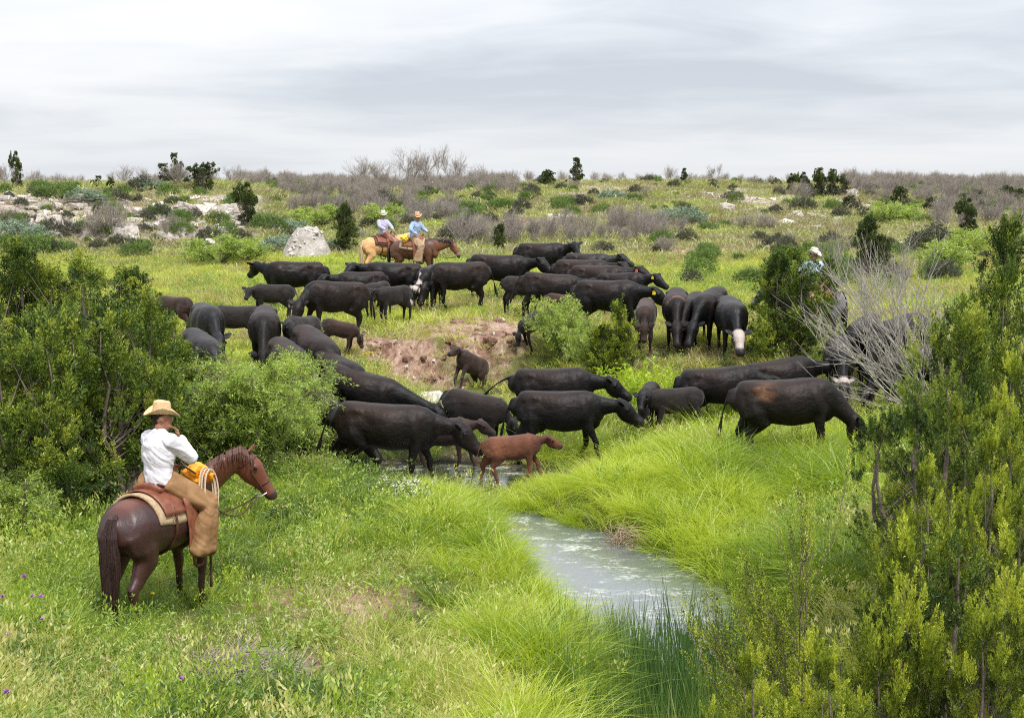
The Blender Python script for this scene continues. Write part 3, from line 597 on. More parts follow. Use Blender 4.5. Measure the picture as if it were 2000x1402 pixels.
X, Y = fan(15000, 9.5, 31, dens=lambda X, Y: (.12 + .88 * tuss(X, Y)) * (1 - .93 * np.clip(bare_at(X, Y), 0, 1)) * (1 - lushmap(X, Y) * .8) * (1 - .85 * trod(X, Y)) * dry_land(X, Y))
scatter('meadow_grass', 'fine yellow green meadow grass on the near slope', X, Y, 'meadow', .7, 1.25, tintmap(X, Y, 91, .46, 1.3))
X, Y = fan(8200, 9.5, 29, 200, dens=lambda X, Y: lushmap(X, Y) ** 1.5 * (dS(X, Y) > -.04) * (dF(X, Y) > .05) * (1 - .9 * np.clip(bare_at(X, Y), 0, 1)))
s = .62 + .5 * sstep(-1, 2, X)
scatter('streamside_grass', 'tall bright green grass arching along the stream banks', X, Y, 'lush', .62, 1.12, tintmap(X, Y, 92, .55), .22)
X, Y = fan(5200, 9.5, 30, dens=lambda X, Y: forbmap(X, Y) * dry_land(X, Y) * (1 - np.clip(bare_at(X, Y) * .8, 0, 1)) * (1 - .8 * lushmap(X, Y)) * (1 - .6 * trod(X, Y)))
scatter('leafy_weeds', 'leafy green weeds mixed through the near meadow', X, Y, 'forb', .6, 1.2, tintmap(X, Y, 93, .42, 1.2))
n = 400; X = 1.85 + rng.normal(size=n) * .5; Y = 11.2 + rng.random(n) * 4.3; k = (rng.random(n) < .25 + 1.2 * fbm(X * 2, Y * 1.2, 8, 2) + .4); X, Y = X[k], Y[k]
scatter('stream_reeds', 'dark green reeds standing in the shallow stream', X, Y, 'reed', .6, 1.05, tintmap(X, Y, 94, .4), .05, keepz=-.12)
n = 200; X = 1.0 + rng.normal(size=n) * .28; Y = 12.0 + rng.random(n) * 3.6
scatter('bank_reeds', 'dark reeds along the edge of the stream', X, Y, 'reed', .5, .9, tintmap(X, Y, 95, .4), .06)
X, Y = fan(3200, 10, 45, dens=lambda X, Y: np.clip(.05 + 1.0 * np.clip(bare_at(X, Y), 0, .8) + .9 * np.clip(fbm(X * .7, Y * .7, 27, 3) - .1, 0, 1) + .4 * trod(X, Y), 0, 1) * dry_land(X, Y))
scatter('dry_grass', 'tan dry grass between the green growth', X, Y, 'dry', .5, 1.05, tintmap(X, Y, 96, .5))
X, Y = fan(3600, 23, 31, dens=lambda X, Y: (.12 + trod(X, Y)) * np.clip(.5 + 1.6 * fbm(X * 1.1, Y * 1.6, 66, 3), 0, 1) * (dS(X, Y) > 0) * (hgt(X, Y) > .02) * (1 - .8 * np.clip(bare_at(X, Y), 0, 1)))
scatter('trodden_grass', 'short trodden grass where the cattle cross the stream', X, Y, 'short', .4, .9, tintmap(X, Y, 97, .12), .3)
X, Y = fan(30000, 29, 62, 160, dens=lambda X, Y: np.clip(.35 + .9 * fbm(X * .6, Y * .35, 72, 3) + .45, .1, 1) * (1 - .96 * np.clip(bare_at(X, Y), 0, 1)))
scatter('plateau_grass', 'short bright grass on the flat where the herd walks', X, Y, 'short', .55, 1.25, tintmap(X, Y, 98, .62, 1.0))
X, Y = fan(2600, 29, 60, 160, dens=lambda X, Y: np.clip(.3 + 1.6 * fbm(X * .3, Y * .3, 29, 3), 0, 1) * (1 - np.clip(bare_at(X, Y), 0, 1)))
scatter('plateau_weeds', 'leafy weeds growing in patches on the flat', X, Y, 'forb', .6, 1.3, tintmap(X, Y, 99, .6))
X, Y = fan(30000, 60, 130, 160, dens=lambda X, Y: np.clip(.75 + .9 * fbm(X * .12, Y * .12, 33, 3), 0, 1) * (1 - .85 * stony_at(X, Y)) * (1 - .9 * np.clip(bare_at(X, Y), 0, 1)))
scatter('hill_grass', 'short patchy grass on the hills behind the herd', X, Y, 'farg', .6, 1.3, tintmap(X, Y, 100, .28, 1.3))
# ---------------------------------------------------------------- shrubs and trees
def plant(kind, loc, meshes, label, cat, group=None, s=1.0, rz=None, sz=None, names=('trunk', 'crown')):
    root = empty(kind, loc, random.uniform(0, 6.28) if rz is None else rz); root.scale = (s, s, s if sz is None else sz)
    for nme, me in zip(names, meshes):
        if me is not None: link(nme, me, None, root)
    return tag(root, label, cat, group)
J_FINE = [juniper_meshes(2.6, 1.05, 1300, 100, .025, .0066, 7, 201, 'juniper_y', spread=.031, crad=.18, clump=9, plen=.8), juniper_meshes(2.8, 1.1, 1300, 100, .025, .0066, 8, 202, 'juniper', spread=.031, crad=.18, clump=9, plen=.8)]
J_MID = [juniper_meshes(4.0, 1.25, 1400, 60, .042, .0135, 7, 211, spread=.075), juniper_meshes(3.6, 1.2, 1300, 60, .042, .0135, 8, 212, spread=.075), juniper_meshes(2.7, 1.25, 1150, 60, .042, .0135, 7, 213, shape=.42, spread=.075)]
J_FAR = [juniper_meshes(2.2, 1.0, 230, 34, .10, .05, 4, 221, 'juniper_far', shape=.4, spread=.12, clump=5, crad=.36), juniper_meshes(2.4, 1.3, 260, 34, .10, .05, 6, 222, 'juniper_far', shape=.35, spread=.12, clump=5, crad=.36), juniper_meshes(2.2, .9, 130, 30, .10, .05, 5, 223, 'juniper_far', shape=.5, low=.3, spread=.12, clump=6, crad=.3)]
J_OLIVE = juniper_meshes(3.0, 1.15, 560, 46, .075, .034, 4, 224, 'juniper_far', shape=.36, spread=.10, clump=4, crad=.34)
def bush_meshes(seed, Ht, Rd, mat_, n=240, nl=30, ll=.07, lw=.03, droop=0.0):
    global rng; keep = rng; rng = np.random.default_rng(seed)
    a = rng.random(n) * 6.283; el = np.arccos(rng.random(n)) ; r = (.45 + .55 * rng.random(n) ** .5) * (1 + .35 * fbm(np.cos(a) * 2, np.sin(a) * 2 + el, seed, 2))
    P = np.stack([Rd * r * np.sin(el) * np.cos(a), Rd * r * np.sin(el) * np.sin(a), Ht * .75 * r * np.cos(el) + .05], 1)
    D = unit(P + np.array([0, 0, Ht * .5])); L = .28 * Ht * (.6 + .6 * rng.random(n))
    V, F, T = plumes(P, D, L, nl, .09 * Ht, ll, lw, np.clip(.45 + .25 * rng.normal(size=n), 0, 1), droop)
    cm = np_mesh('crown', V, [F], {'tint': T}, mats=[G[mat_]])
    V, F = segs(np.tile([[0, 0, -.1]], (30, 1)), P[:30], np.full(30, .02 * Ht), np.full(30, .005 * Ht), 4); tm = np_mesh('stems', V, [F], mats=[BARK])
    rng = keep; return tm, cm
B_GREEN = bush_meshes(301, 1.2, 1.0, 'bushgreen'); B_DRAB = bush_meshes(302, 1.1, .9, 'bush_drab'); B_SAGE = bush_meshes(303, .9, 1.0, 'sage', ll=.08)
def mesquite_meshes(seed, Ht, Rd, branches=16, twigs=26, nl=46, ll=.075, lw=.013, low=.15, mat_='mesquite'):
    """arching limbs hung with feathery leaves"""
    global rng; keep = rng; rng = np.random.default_rng(seed); A, B, r0, r1, TP, TD = [], [], [], [], [], []
    for b in range(branches):
        a = rng.random() * 6.283; reach = Rd * (.35 + .75 * rng.random()); top = Ht * (.45 + .6 * rng.random()); n = 10; pts = []
        for j in range(n + 1):
            f = j / n; pts.append(np.array([math.cos(a) * reach * f ** 1.1, math.sin(a) * reach * f ** 1.1, top * math.sin(min(1.0, f * 1.05) * 1.75) / math.sin(1.55) - .1 * (1 - f)]) + rng.normal(size=3) * .04 * f)
        for j in range(n): A.append(pts[j]); B.append(pts[j + 1]); r0.append(.03 * (1 - j / n) + .006); r1.append(.03 * (1 - (j + 1) / n) + .005)
        for k in range(twigs):
            f = .22 + .78 * rng.random(); j = min(n - 1, int(f * n)); q = pts[j] + (pts[j + 1] - pts[j]) * (f * n - j)
            if q[2] < low * Ht * .6: continue
            d = unit(pts[j + 1] - pts[j]) * .5 + rng.normal(size=3) * .65 + np.array([0, 0, .25]); TP.append(q); TD.append(d); A.append(q); B.append(q + unit(d) * .3); r0.append(.006); r1.append(.002)
    TP, TD = np.array(TP), np.array(TD); m = len(TP)
    V, F, T = plumes(TP, TD, .30 + .25 * rng.random(m), nl, .10, ll, lw, np.clip(.5 + .22 * rng.normal(size=m) + .25 * (TP[:, 2] / Ht - .5), 0, 1), .35, .8, .15)
    cm = np_mesh('crown', V, [F], {'tint': T}, mats=[G[mat_]]); V, F = segs(A, B, r0, r1, 4); tm = np_mesh('stems', V, [F], mats=[BARK]); rng = keep
    return tm, cm
MESQ_A = mesquite_meshes(401, 2.4, 1.5, 46, 34, 44, .060, .014); MESQ_B = mesquite_meshes(402, 1.7, 1.3, 22, 26, 34, .075, .018); MESQ_FAR = mesquite_meshes(403, 1.5, 1.6, 16, 18, 20, .12, .04)
def dead_mesh(seed, Ht, mat_=None, **kw):
    V, F, _, _ = branchy(seed, Ht, **kw); return np_mesh('branches', V, [F], mats=[mat_ or DEADW])
D_BRUSH = [dead_mesh(501, 1.4, DEADF, n0=12, spread=.45, depth=3, r=.016, up=.6, wig=.2, kids=3), dead_mesh(502, 1.1, DEADF, n0=14, spread=.6, depth=3, r=.014, up=.5, wig=.25, kids=3)]
D_TREE = [dead_mesh(503, 2.4, DEADF, n0=3, spread=.5, depth=4, r=.04, up=.7, wig=.22, kids=3), dead_mesh(504, 2.2, DEADF, n0=4, spread=.6, depth=4, r=.035, up=.6, wig=.25, kids=2)]

def byD(px, Y):
    p = atY(px, Y); return p
# (pixel across, pixel of its foot or None, distance or None, height in px, kind, label)
JL = 'juniper'
BG = [
 (33, None, 92, 70, 'thin', 'thin dark spire-like juniper standing by itself on the bluff top at its open end'),
 (15, None, 93, 52, 'dtree', 'bare grey sapling touching the thin dark spire-like juniper'),
 (80, 374, None, 26, 'green', 'low green bush on the bluff crest nearest the thin spire-like juniper'),
 (143, None, 90, 20, 'green', 'small rounded green bush on the crest between low green bush and forked juniper'),
 (192, None, 88, 34, 'far2', 'small forked juniper with upswept top on the bluff crest'),
 (216, None, 87, 32, 'far0', 'small juniper half bare and drab growing against the forked one'),
 (240, None, 93, 40, 'dtree', 'faint bare sapling behind the drab juniper pair on the crest'),
 (275, 370, None, 28, 'drab', 'low dark drab bush on the crest before the ragged juniper'),
 (300, 372, None, 20, 'sage', 'pale sage bush at the foot of the ragged juniper on the crest'),
 (160, 388, None, 20, 'sage', 'wide pale blue sage bush below the crest of the stony bluff'),
 (185, 392, None, 16, 'sage', 'lower of the pale sage bushes below the bluff crest'),
 (120, 386, None, 36, 'green', 'dark green bush beside the wide sage on the bluff shoulder'),
 (270, None, 93, 42, 'dtree', 'bare twiggy sapling behind the low drab bush on the crest'),
 (322, None, 90, 52, 'far2', 'ragged juniper with thin crown on the crest'),
 (343, None, 91, 66, 'far2t', 'tallest ragged juniper on the crest with leafy tuft at its tip'),
 (345, None, 88, 40, 'brush', 'grey bare bush in front of the ragged junipers'),
 (365, None, 92, 55, 'dtree', 'bare sapling between the ragged juniper and the broad juniper'),
 (398, 376, None, 58, 'far1', 'broad dark juniper on the crest above the rock slabs'),
 (455, None, 92, 38, 'dtree', 'bare sapling at the end of the bluff crest'),
 (482, 442, None, 82, 'far0', 'dark green juniper leaning down the end slope of the stony bluff'),
 (312, 428, None, 32, 'drab', 'drab bush growing in the stony face of the bluff'),
 (338, 400, None, 18, 'drab', 'small dark bush on the upper ledge of the bluff face'),
 (360, 395, None, 14, 'green', 'low green bush among the ledge stones of the bluff'),
 (222, 462, None, 62, 'brush', 'tall grey brush against the stony bluff face'),
 (190, 470, None, 50, 'brush', 'grey brush beside the pale outcrop of the bluff'),
 (330, 468, None, 46, 'brush', 'grey brush below the drab bush at the bluff foot'),
 (265, 502, None, 34, 'green', 'round green bush at the foot of the bluff behind the near junipers'),
 (25, 470, None, 40, 'sage', 'blue grey sage bush at the foot of the bluff'),
 (15, 440, None, 45, 'brush', 'grey brush above the blue grey sage bush'),
 (75, 500, None, 50, 'green', 'green bush at the bluff foot showing over the near junipers'),
 (130, 495, None, 26, 'green', 'smaller green bush at the bluff foot under the pale outcrop'),
 (430, 520, None, 58, 'mesq', 'wide feathery light green bush at the corner of the bluff'),
 (480, 512, None, 44, 'mesq', 'feathery light green bush between bluff corner and gravel mound'),
 (395, 515, None, 34, 'mesq', 'small feathery bush before the bluff face'),
 (560, 492, None, 34, 'sage', 'pale sage bush hugging the gravel mound'),
 (555, 455, None, 28, 'sage', 'pale sage bush above the gravel mound'),
 (525, 450, None, 38, 'green', 'green bush below the end slope of the bluff'),
 (600, 448, None, 36, 'mesq', 'bright green bush behind the gravel mound'),
 (632, 440, None, 38, 'mesq', 'bright green rounded bush behind the dark olive juniper'),
 (590, None, 108, 28, 'green', 'green bush in the valley mouth behind the gravel mound'),
 (672, 494, None, 88, 'olive', 'dark olive juniper between the gravel mound and the riders'),
 (640, 492, None, 26, 'sage', 'small sage bush between the gravel mound and the olive juniper'),
 (742, 440, None, 40, 'mesq', 'bright green bush behind the rider in the pale shirt'),
 (745, 405, None, 34, 'drab', 'drab green shrub in the grey brush above the rider in the pale shirt'),
 (700, 470, None, 34, 'brush', 'grey bush beside the dark olive juniper'),
 (975, 492, None, 50, 'olive', 'small dark juniper on a thin stem behind the herd'),
 (905, 480, None, 60, 'brush', 'grey bare bush behind the head of the bay horse'),
 (920, 415, None, 26, 'green', 'green bush at the start of the long hill'),
 (900, 470, None, 44, 'drab', 'drab bush among grey brush behind the bay horse'),
 (1035, 386, None, 20, 'drab', 'low drab bush high on the long hill'),
 (1138, 403, None, 24, 'drab', 'dark bush in the middle of the long hillside'),
 (1195, 392, None, 20, 'sage', 'sage bush on the upper slope of the long hill'),
 (1210, 388, None, 12, 'sage', 'low sage patch on the crest side of the long hill'),
 (1262, 384, None, 24, 'brush', 'grey brush tuft on the upper slope of the long hill'),
 (1240, 378, None, 18, 'drab', 'low drab shrub beside the grey tuft on the hill'),
 (1205, 450, None, 44, 'brush', 'grey brush with green base at the foot of the long hill'),
 (1212, 446, None, 26, 'drab', 'dark shrub inside the grey brush at the hill foot'),
 (1260, 462, None, 42, 'brush', 'upright grey brush at the foot of the long hill'),
 (1335, 413, None, 20, 'drab', 'dark low bush above the grey sage on the hillside'),
 (1328, 436, None, 32, 'sage', 'large grey green sage low on the long hill'),
 (1382, 453, None, 22, 'green', 'dark green bush on the bright terrace edge'),
 (1415, 444, None, 16, 'green', 'small green bush next on the bright terrace edge'),
 (1450, 446, None, 36, 'brush', 'wide grey brush beside the terrace rocks'),
 (1480, 447, None, 40, 'brush', 'grey brush nearest the terrace rocks'),
 (1505, 444, None, 30, 'brush', 'grey brush at the end of the terrace rocks'),
 (1562, 400, None, 42, 'brush', 'grey brown brush below the crest juniper clump'),
 (1570, 410, None, 26, 'drab', 'drab bush under the grey brown brush'),
 (1575, 385, None, 18, 'green', 'low green bush at the foot of the crest juniper clump'),
 (1300, 497, None, 34, 'brush', 'rounded grey bush on the tan soil slope'),
 (1180, 492, None, 22, 'drab', 'small drab bush behind the lead cattle'),
 (1515, 484, None, 30, 'drab', 'drab olive bush above the near juniper'),
 (1540, 480, None, 26, 'brush', 'grey bush above the near juniper'),
 (1070, None, 108, 34, 'far1', 'dark juniper on the hill crest shorter of the pair'),
 (1128, None, 106, 54, 'far2', 'open crowned juniper on the hill crest taller of the pair'),
 (1120, None, 104, 22, 'brush', 'grey brush at the foot of the open crowned juniper'),
 (1035, None, 108, 16, 'brush', 'faint brush tuft beside the shorter crest juniper'),
 (1182, None, 112, 12, 'drab', 'tiny dark bush on the skyline beside the open crowned juniper'),
 (1270, None, 112, 15, 'far0', 'tiny dark juniper alone on the middle of the skyline'),
 (1335, None, 110, 30, 'far2', 'ragged drab juniper on the skyline next to a bare tree'),
 (1396, None, 110, 36, 'dtree', 'bare pinkish grey tree on the skyline'),
 (1392, None, 108, 12, 'drab', 'dark tuft at the foot of the bare skyline tree'),
 (1500, None, 112, 12, 'brush', 'faint brush tuft on the skyline before the juniper clump'),
 (1465, None, 112, 14, 'brush', 'faint grey brush farther along the skyline'),
 (1546, None, 103, 36, 'far0', 'first juniper of the crest clump, narrow'),
 (1568, None, 102, 44, 'far0', 'second juniper of the crest clump, pointed'),
 (1600, None, 101, 56, 'far0', 'tallest juniper of the crest clump'),
 (1625, None, 102, 52, 'far0', 'juniper just after the tallest of the crest clump'),
 (1648, None, 104, 40, 'far0', 'last juniper of the crest clump beside bare brush'),
 (1585, None, 100, 30, 'far1', 'low spreading juniper in the middle of the crest clump'),
 (1665, None, 103, 50, 'dtree', 'bare sapling rising at the end of the crest clump'),
 (1690, None, 105, 32, 'dtree', 'pinkish bare tree after the crest clump'),
 (1715, None, 104, 26, 'brush', 'grey brush after the pinkish bare tree'),
 (1660, 410, None, 28, 'far1', 'small dark juniper among pale stones on the hillside'),
 (1758, 398, None, 34, 'far1', 'dark juniper in the grey brush of the far slope'),
 (1822, 412, None, 28, 'far1', 'lower dark juniper in the grey brush of the far slope'),
 (1905, None, 100, 26, 'drab', 'drab bush on the far slope skyline'),
 (1965, None, 100, 34, 'far1', 'broad dark juniper on the far skyline at its end'),
 (1992, None, 101, 28, 'far1', 'dark juniper next to the broad one at the skyline end'),
 (1888, 456, None, 66, 'far0', 'tall narrow dark juniper on the far slope above the thicket'),
 (1735, 440, None, 44, 'mesq', 'wide pale green feathery bush on the terrace end'),
 (1770, 436, None, 36, 'mesq', 'second pale green feathery bush on the terrace end'),
 (1825, 492, None, 56, 'drab', 'drab brown bush beside the upright olive juniper'),
 (1690, 540, None, 108, 'olive', 'large upright olive juniper above the dead thicket'),
 (1722, 545, None, 80, 'olive', 'second stem of olive juniper at the edge of the dead thicket'),
 (1895, 500, None, 50, 'mesq', 'light green bush on the slope behind the near junipers'),
 (1850, 530, None, 60, 'mesq', 'light green bush lower on the slope behind the near junipers'),
 (1965, 500, None, 50, 'brush', 'grey brush on the slope behind the near junipers'),
 (1940, 440, None, 34, 'brush', 'grey brush on the far slope under the broad skyline juniper'),
]
KM = dict(thin=J_FAR[0], far0=J_FAR[0], far1=J_FAR[1], far2=J_FAR[2], far2t=J_FAR[2], olive=J_OLIVE, green=B_GREEN, drab=B_DRAB, sage=B_SAGE, mesq=MESQ_FAR)
KH = dict(thin=2.2, far0=2.2, far1=2.35, far2=2.2, far2t=2.2, olive=2.9, green=1.25, drab=1.15, sage=.9, mesq=1.65, brush=1.45, dtree=2.9)
KN = dict(thin='juniper', far0='juniper', far1='juniper', far2='juniper', far2t='juniper', olive='juniper', green='bush', drab='bush', sage='sage_bush', mesq='mesquite_bush', brush='dead_bush', dtree='bare_tree')
KX = dict(thin=.45, far0=.85, far1=1.15, far2=1.0, far2t=.6, olive=1.0, green=1.2, drab=1.25, sage=1.4, mesq=1.15, brush=1.3, dtree=1.0)
for px, py, Yd, hp, kd, lab in BG:
    p = hit(px, py, t0=40) if py else atY(px, Yd)
    dep = proj(p)[2]; Hm = hp / FPX * dep; s = Hm / KH[kd]
    gname = {'juniper': 'junipers on the hills', 'bush': 'low bushes on the hills', 'sage_bush': 'pale sage bushes', 'mesquite_bush': 'feathery light green bushes', 'dead_bush': 'grey leafless brush', 'bare_tree': 'bare trees on the skyline'}[KN[kd]]
    if kd in ('brush', 'dtree'):
        me = random.choice(D_BRUSH if kd == 'brush' else D_TREE); o = link(KN[kd], me); tag(o, lab, 'bush' if kd == 'brush' else 'tree', gname)
        o.location = p; o.rotation_euler = (0, 0, random.uniform(0, 6.28)); o.scale = (s * KX[kd], s * KX[kd], s)
    else:
        plant(KN[kd], p, KM[kd], lab, 'tree' if KN[kd] == 'juniper' else 'bush', gname, s * KX[kd], None, s, ('trunk', 'crown') if KN[kd] == 'juniper' else ('stems', 'crown'))
# bare grey trees standing in the valley brush
BT = ['bare grey tree rising first of the valley skyline row, above the olive juniper', 'bare tree second in the valley skyline row, straight trunk', 'low forked bare tree, third in the valley skyline row', 'bare tree above the white hatted rider in the valley row', 'tall bare tree between the two riders on the valley skyline', 'bare tree directly above the straw hatted rider on the skyline', 'tallest bare tree of the valley skyline row', 'low bare tree just after the tallest of the valley row', 'bare tree above the head of the bay horse on the skyline', 'second last bare tree of the valley skyline row', 'last and lowest bare tree of the valley skyline row']
for k, (px, hp) in enumerate([(702, 48), (722, 52), (745, 44), (765, 55), (798, 60), (822, 50), (846, 62), (866, 46), (885, 52), (905, 40), (930, 34)]):
    p = atY(px, 128 + (k * 7) % 12); dep = proj(p)[2]; s = hp * 1.25 / FPX * dep / 2.9
    o = link('bare_tree', D_TREE[k % 2]); tag(o, BT[k], 'tree', 'bare grey trees on the valley skyline')
    o.location = p; o.rotation_euler = (0, 0, k * 1.3); o.scale = (s, s, s)
# the thicket of grey brush that fills the valley: one mass nobody could count
def brush_mass(name, label, pts, smin, smax, meshes, mat_scale=None):
    c = bpy.data.collections.new(name)
    for k, me in enumerate(meshes): c.objects.link(bpy.data.objects.new(name + '_plant_%d' % k, me))
    LIB[name] = c; P = np.array(pts); return scatter(name, label, P[:, 0], P[:, 1], name, smin, smax, rng.random(len(P)), .08)
pts = []
for _ in range(560):
    Y = random.uniform(84, 185); px = random.uniform(470, 1010)
    if Y < 100 and px > 930: continue
    if px < 560 and Y < 100: continue
    pts.append(((px - 1000) / FPX * Y, Y))
for _ in range(620):
    Y = random.uniform(70, 175); px = random.uniform(1640, 2250)
    if Y < 100 and px < 1830: continue
    pts.append(((px - 1000) / FPX * Y, Y))
for _ in range(260):
    Y = random.uniform(118, 200); px = random.uniform(-200, 2200); pts.append(((px - 1000) / FPX * Y, Y))
for _ in range(45):
    p = hit(random.uniform(880, 1330), random.uniform(452, 478)); pts.append((p.x, p.y))
brush_mass('grey_brush_thicket', 'grey leafless brush filling the valley and the far slope', pts, .4, 1.0, D_BRUSH)
pts = []
for _ in range(620):
    Y = random.uniform(80, 180); px = random.choice([random.uniform(520, 1000), random.uniform(1680, 2200)]); pts.append(((px - 1000) / FPX * Y, Y))
for _ in range(70):
    Y = random.uniform(86, 115); px = random.uniform(950, 1700); pts.append(((px - 1000) / FPX * Y, Y))
for _ in range(60):
    p = hit(random.uniform(1280, 1950), random.uniform(470, 560)); pts.append((p.x, p.y))
for _ in range(70):
    p = hit(random.uniform(0, 480), random.uniform(375, 500)); pts.append((p.x, p.y))
brush_mass('green_undergrowth', 'low green undergrowth dotted through the grey brush', pts, .25, .68, [B_GREEN[1], B_DRAB[1]])

# near junipers at the stream's far bank side and behind the first rider
lbl = 'dense dark juniper of the near clump '
for px, py, Ht, k, lab in [
  (55, 955, 3.75, 0, 'tallest of all with a pointed top'), (-60, 930, 3.2, 1, 'cut by the edge of the view'), (180, 940, 3.5, 1, 'second tallest with a rounded top'),
  (270, 900, 3.2, 0, 'with a slim forked top nearest the meadow'), (320, 900, 2.5, 2, 'full and round beside the grey backed cow'), (120, 1015, 2.9, 2, 'full and low in front of the tallest'),
  (235, 1000, 3.0, 2, 'directly behind the horse and the rider in white'), (10, 1040, 2.6, 2, 'lowest at the meadow edge beside the thistles'), (372, 905, 1.45, 2, 'merging into the light feathery bush')]:
    p = hit(px, py); s = Ht / [4.0, 3.6, 2.7][k]; plant('juniper', p, J_MID[k], lbl + lab, 'tree', 'near clump of dark junipers', s * (1.12 if k < 2 else 1.02), None, s)
p = hit(515, 930); plant('mesquite_bush', p, MESQ_A, 'large feathery light green bush beside the file of cows going down to the water', 'bush', None, .86, .4, .78, ('stems', 'crown'))
p = hit(430, 925); plant('mesquite_bush', p, MESQ_B, 'smaller feathery green bush between the dark junipers and the large light bush', 'bush', None, .9, 2.4, .95, ('stems', 'crown'))
p = hit(595, 905); plant('mesquite_bush', p, MESQ_B, 'low feathery green bush at the hind feet of the big cow in the ford', 'bush', None, .8, 1.4, .7, ('stems', 'crown'))
p = hit(45, 1075); plant('leafy_bush', p, MESQ_B, 'leafy bright green herb bush at the edge of the dark junipers behind the thistles', 'bush', None, .62, .4, .62, ('stems', 'crown'))
p = hit(1105, 712); plant('mesquite_bush', p, MESQ_B, 'feathery light green bush above the washed bank', 'bush', None, .74, .4, .88, ('stems', 'crown'))
p = hit(1160, 735); plant('mesquite_bush', p, MESQ_B, 'low feathery bush between the washed bank and the yellowish juniper', 'bush', None, .6, 2.0, .62, ('stems', 'crown'))
YJ = juniper_meshes(2.0, .75, 560, 60, .045, .018, 3, 231, 'juniper_y', shape=.38, clump=5, crad=.24)
p = hit(1208, 735); plant('juniper', p, YJ, 'yellowish green juniper next to the feathery bush above the ford', 'tree', None, .88, .5, .85)
MJ = [juniper_meshes(2.7, 1.3, 1500, 56, .046, .017, 7, 232, 'juniper', shape=.4, low=.02, clump=7)]
p = hit(1545, 700); plant('juniper', p, MJ[0], 'broad green juniper hiding the horse of the rider beside the dead branches', 'tree', None, .98, .9, .94)
# bright weeds beside the pair of wading cows
WEED = forb(321, 26, .95, .085, .03, 34, .42); wm = np_mesh('leaves', WEED[0], WEED[1], {'tint': WEED[2]}, mats=[G['weed']])
for px, py, s, lab in [(1222, 795, 1.0, 'bright yellow green weed clump by the muzzles of the two wading cows'), (1268, 800, 1.15, 'tallest bright yellow green weed clump with a dark calf behind it'), (1295, 790, .8, 'small bright weed clump next to the dark calf')]:
    p = hit(px, py); o = link('weed_clump', wm); tag(o, lab, 'weeds', 'bright weed clumps'); o.location = p; o.scale = (s, s, s); o.rotation_euler = (0, 0, px)
for px, py, s, lab in [(452, 1160, .42, 'small bright yellow green weed sprig below the front hooves of the sorrel horse'), (270, 1395, .55, 'bright yellow green weed at the bottom edge of the meadow'), (455, 960, .6, 'bright green weed sprig behind the head of the sorrel horse')]:
    p = hit(px, py); o = link('weed_clump', wm); tag(o, lab, 'weeds'); o.location = p; o.scale = (s * .7, s * .7, s); o.rotation_euler = (0, 0, px)

# near junipers on the stream's other side, close to the camera
RJ = [  # px, Y, top px, mesh, label
 (1965, 15.5, 432, 'm0', 'tallest near juniper with a thin orange tinged leader against the far slope'),
 (1885, 14.2, 590, 'm1', 'near juniper standing over the end of the dead branches'),
 (1800, 13.4, 725, 'f1', 'round topped juniper in front of the dead branches'),
 (1860, 12.2, 720, 'f1', 'full dark juniper in the middle of the near thicket'),
 (1985, 12.6, 700, 'f0', 'juniper at the edge of view behind the fresh tipped one'),
 (1950, 10.6, 850, 'f0', 'juniper with fresh pointed tips in the near thicket'),
 (1825, 10.6, 905, 'f0', 'lower juniper rising above the dark one toward the reeds'),
 (1790, 8.6, 1040, 'f0', 'yellow green pointed juniper low in the near thicket'),
 (1990, 8.2, 1040, 'f0', 'fresh tipped juniper cut by the bottom corner of the view'),
 (1890, 8.9, 1010, 'f1', 'darker juniper between the two fresh tipped ones'),
 (1640, 7.6, 1270, 'f0', 'bright low juniper sprays at the bottom edge'),
 (1485, 7.8, 1265, 'f0', 'yellow tipped juniper sprays before the reeds'),
 (1760, 9.6, 1120, 'f0', 'wide juniper filling the bottom of the thicket'),
 (1610, 8.6, 1250, 'f0', 'sprawling juniper at the stream edge below the bare branches'),
]
for px, Y, top, mk, lab in RJ:
    x = (px - 1000) / FPX * Y; g = h1(x, Y); d_ = ray(px, top); Htop = CAMZ + d_[2] * (Y / d_[1]) - g; me, Hm, w = {'m0': (J_MID[0], 4.0, .75), 'm1': (J_MID[1], 3.6, .9), 'f0': (J_FINE[0], 2.6, .8), 'f1': (J_FINE[1], 2.8, 1.0)}[mk]
    sz = Htop / Hm; sx = w * (.45 + .5 * sz) * (.9 if mk != 'f0' else .8)
    plant('juniper', (x, Y, g - .05), me, lab, 'tree', 'near thicket of junipers', sx, random.uniform(0, 6.28), sz)
# sparse juniper with long bare limbs leaning over the stream bank
global_seed = 9
Vb, Fb, Pb, Db = branchy(611, 2.9, n0=6, spread=.28, depth=3, r=.022, up=.25, wig=.16, lean=(-.55, .15), kids=2, ns=5)
sel = np.random.default_rng(3).random(len(Pb)) < .9; sel &= (Pb[:, 2] > .8)
V, F, T = plumes(Pb[sel], unit(Db[sel]) + np.array([0, 0, .4]), .22, 44, .05, .024, .009, np.clip(.5 + .3 * np.random.default_rng(4).normal(size=sel.sum()), 0, 1))
sj = (np_mesh('limbs', Vb, [Fb], smooth=True, mats=[BARK]), np_mesh('foliage', V, [F], {'tint': T}, mats=[G['juniper_y']]))
x = (1680 - 1000) / FPX * 10.6; plant('juniper', (x, 10.6, h1(x, 10.6)), sj, 'sparse juniper with long bare limbs leaning over the stream', 'tree', None, .62, 0, .88, ('limbs', 'foliage'))
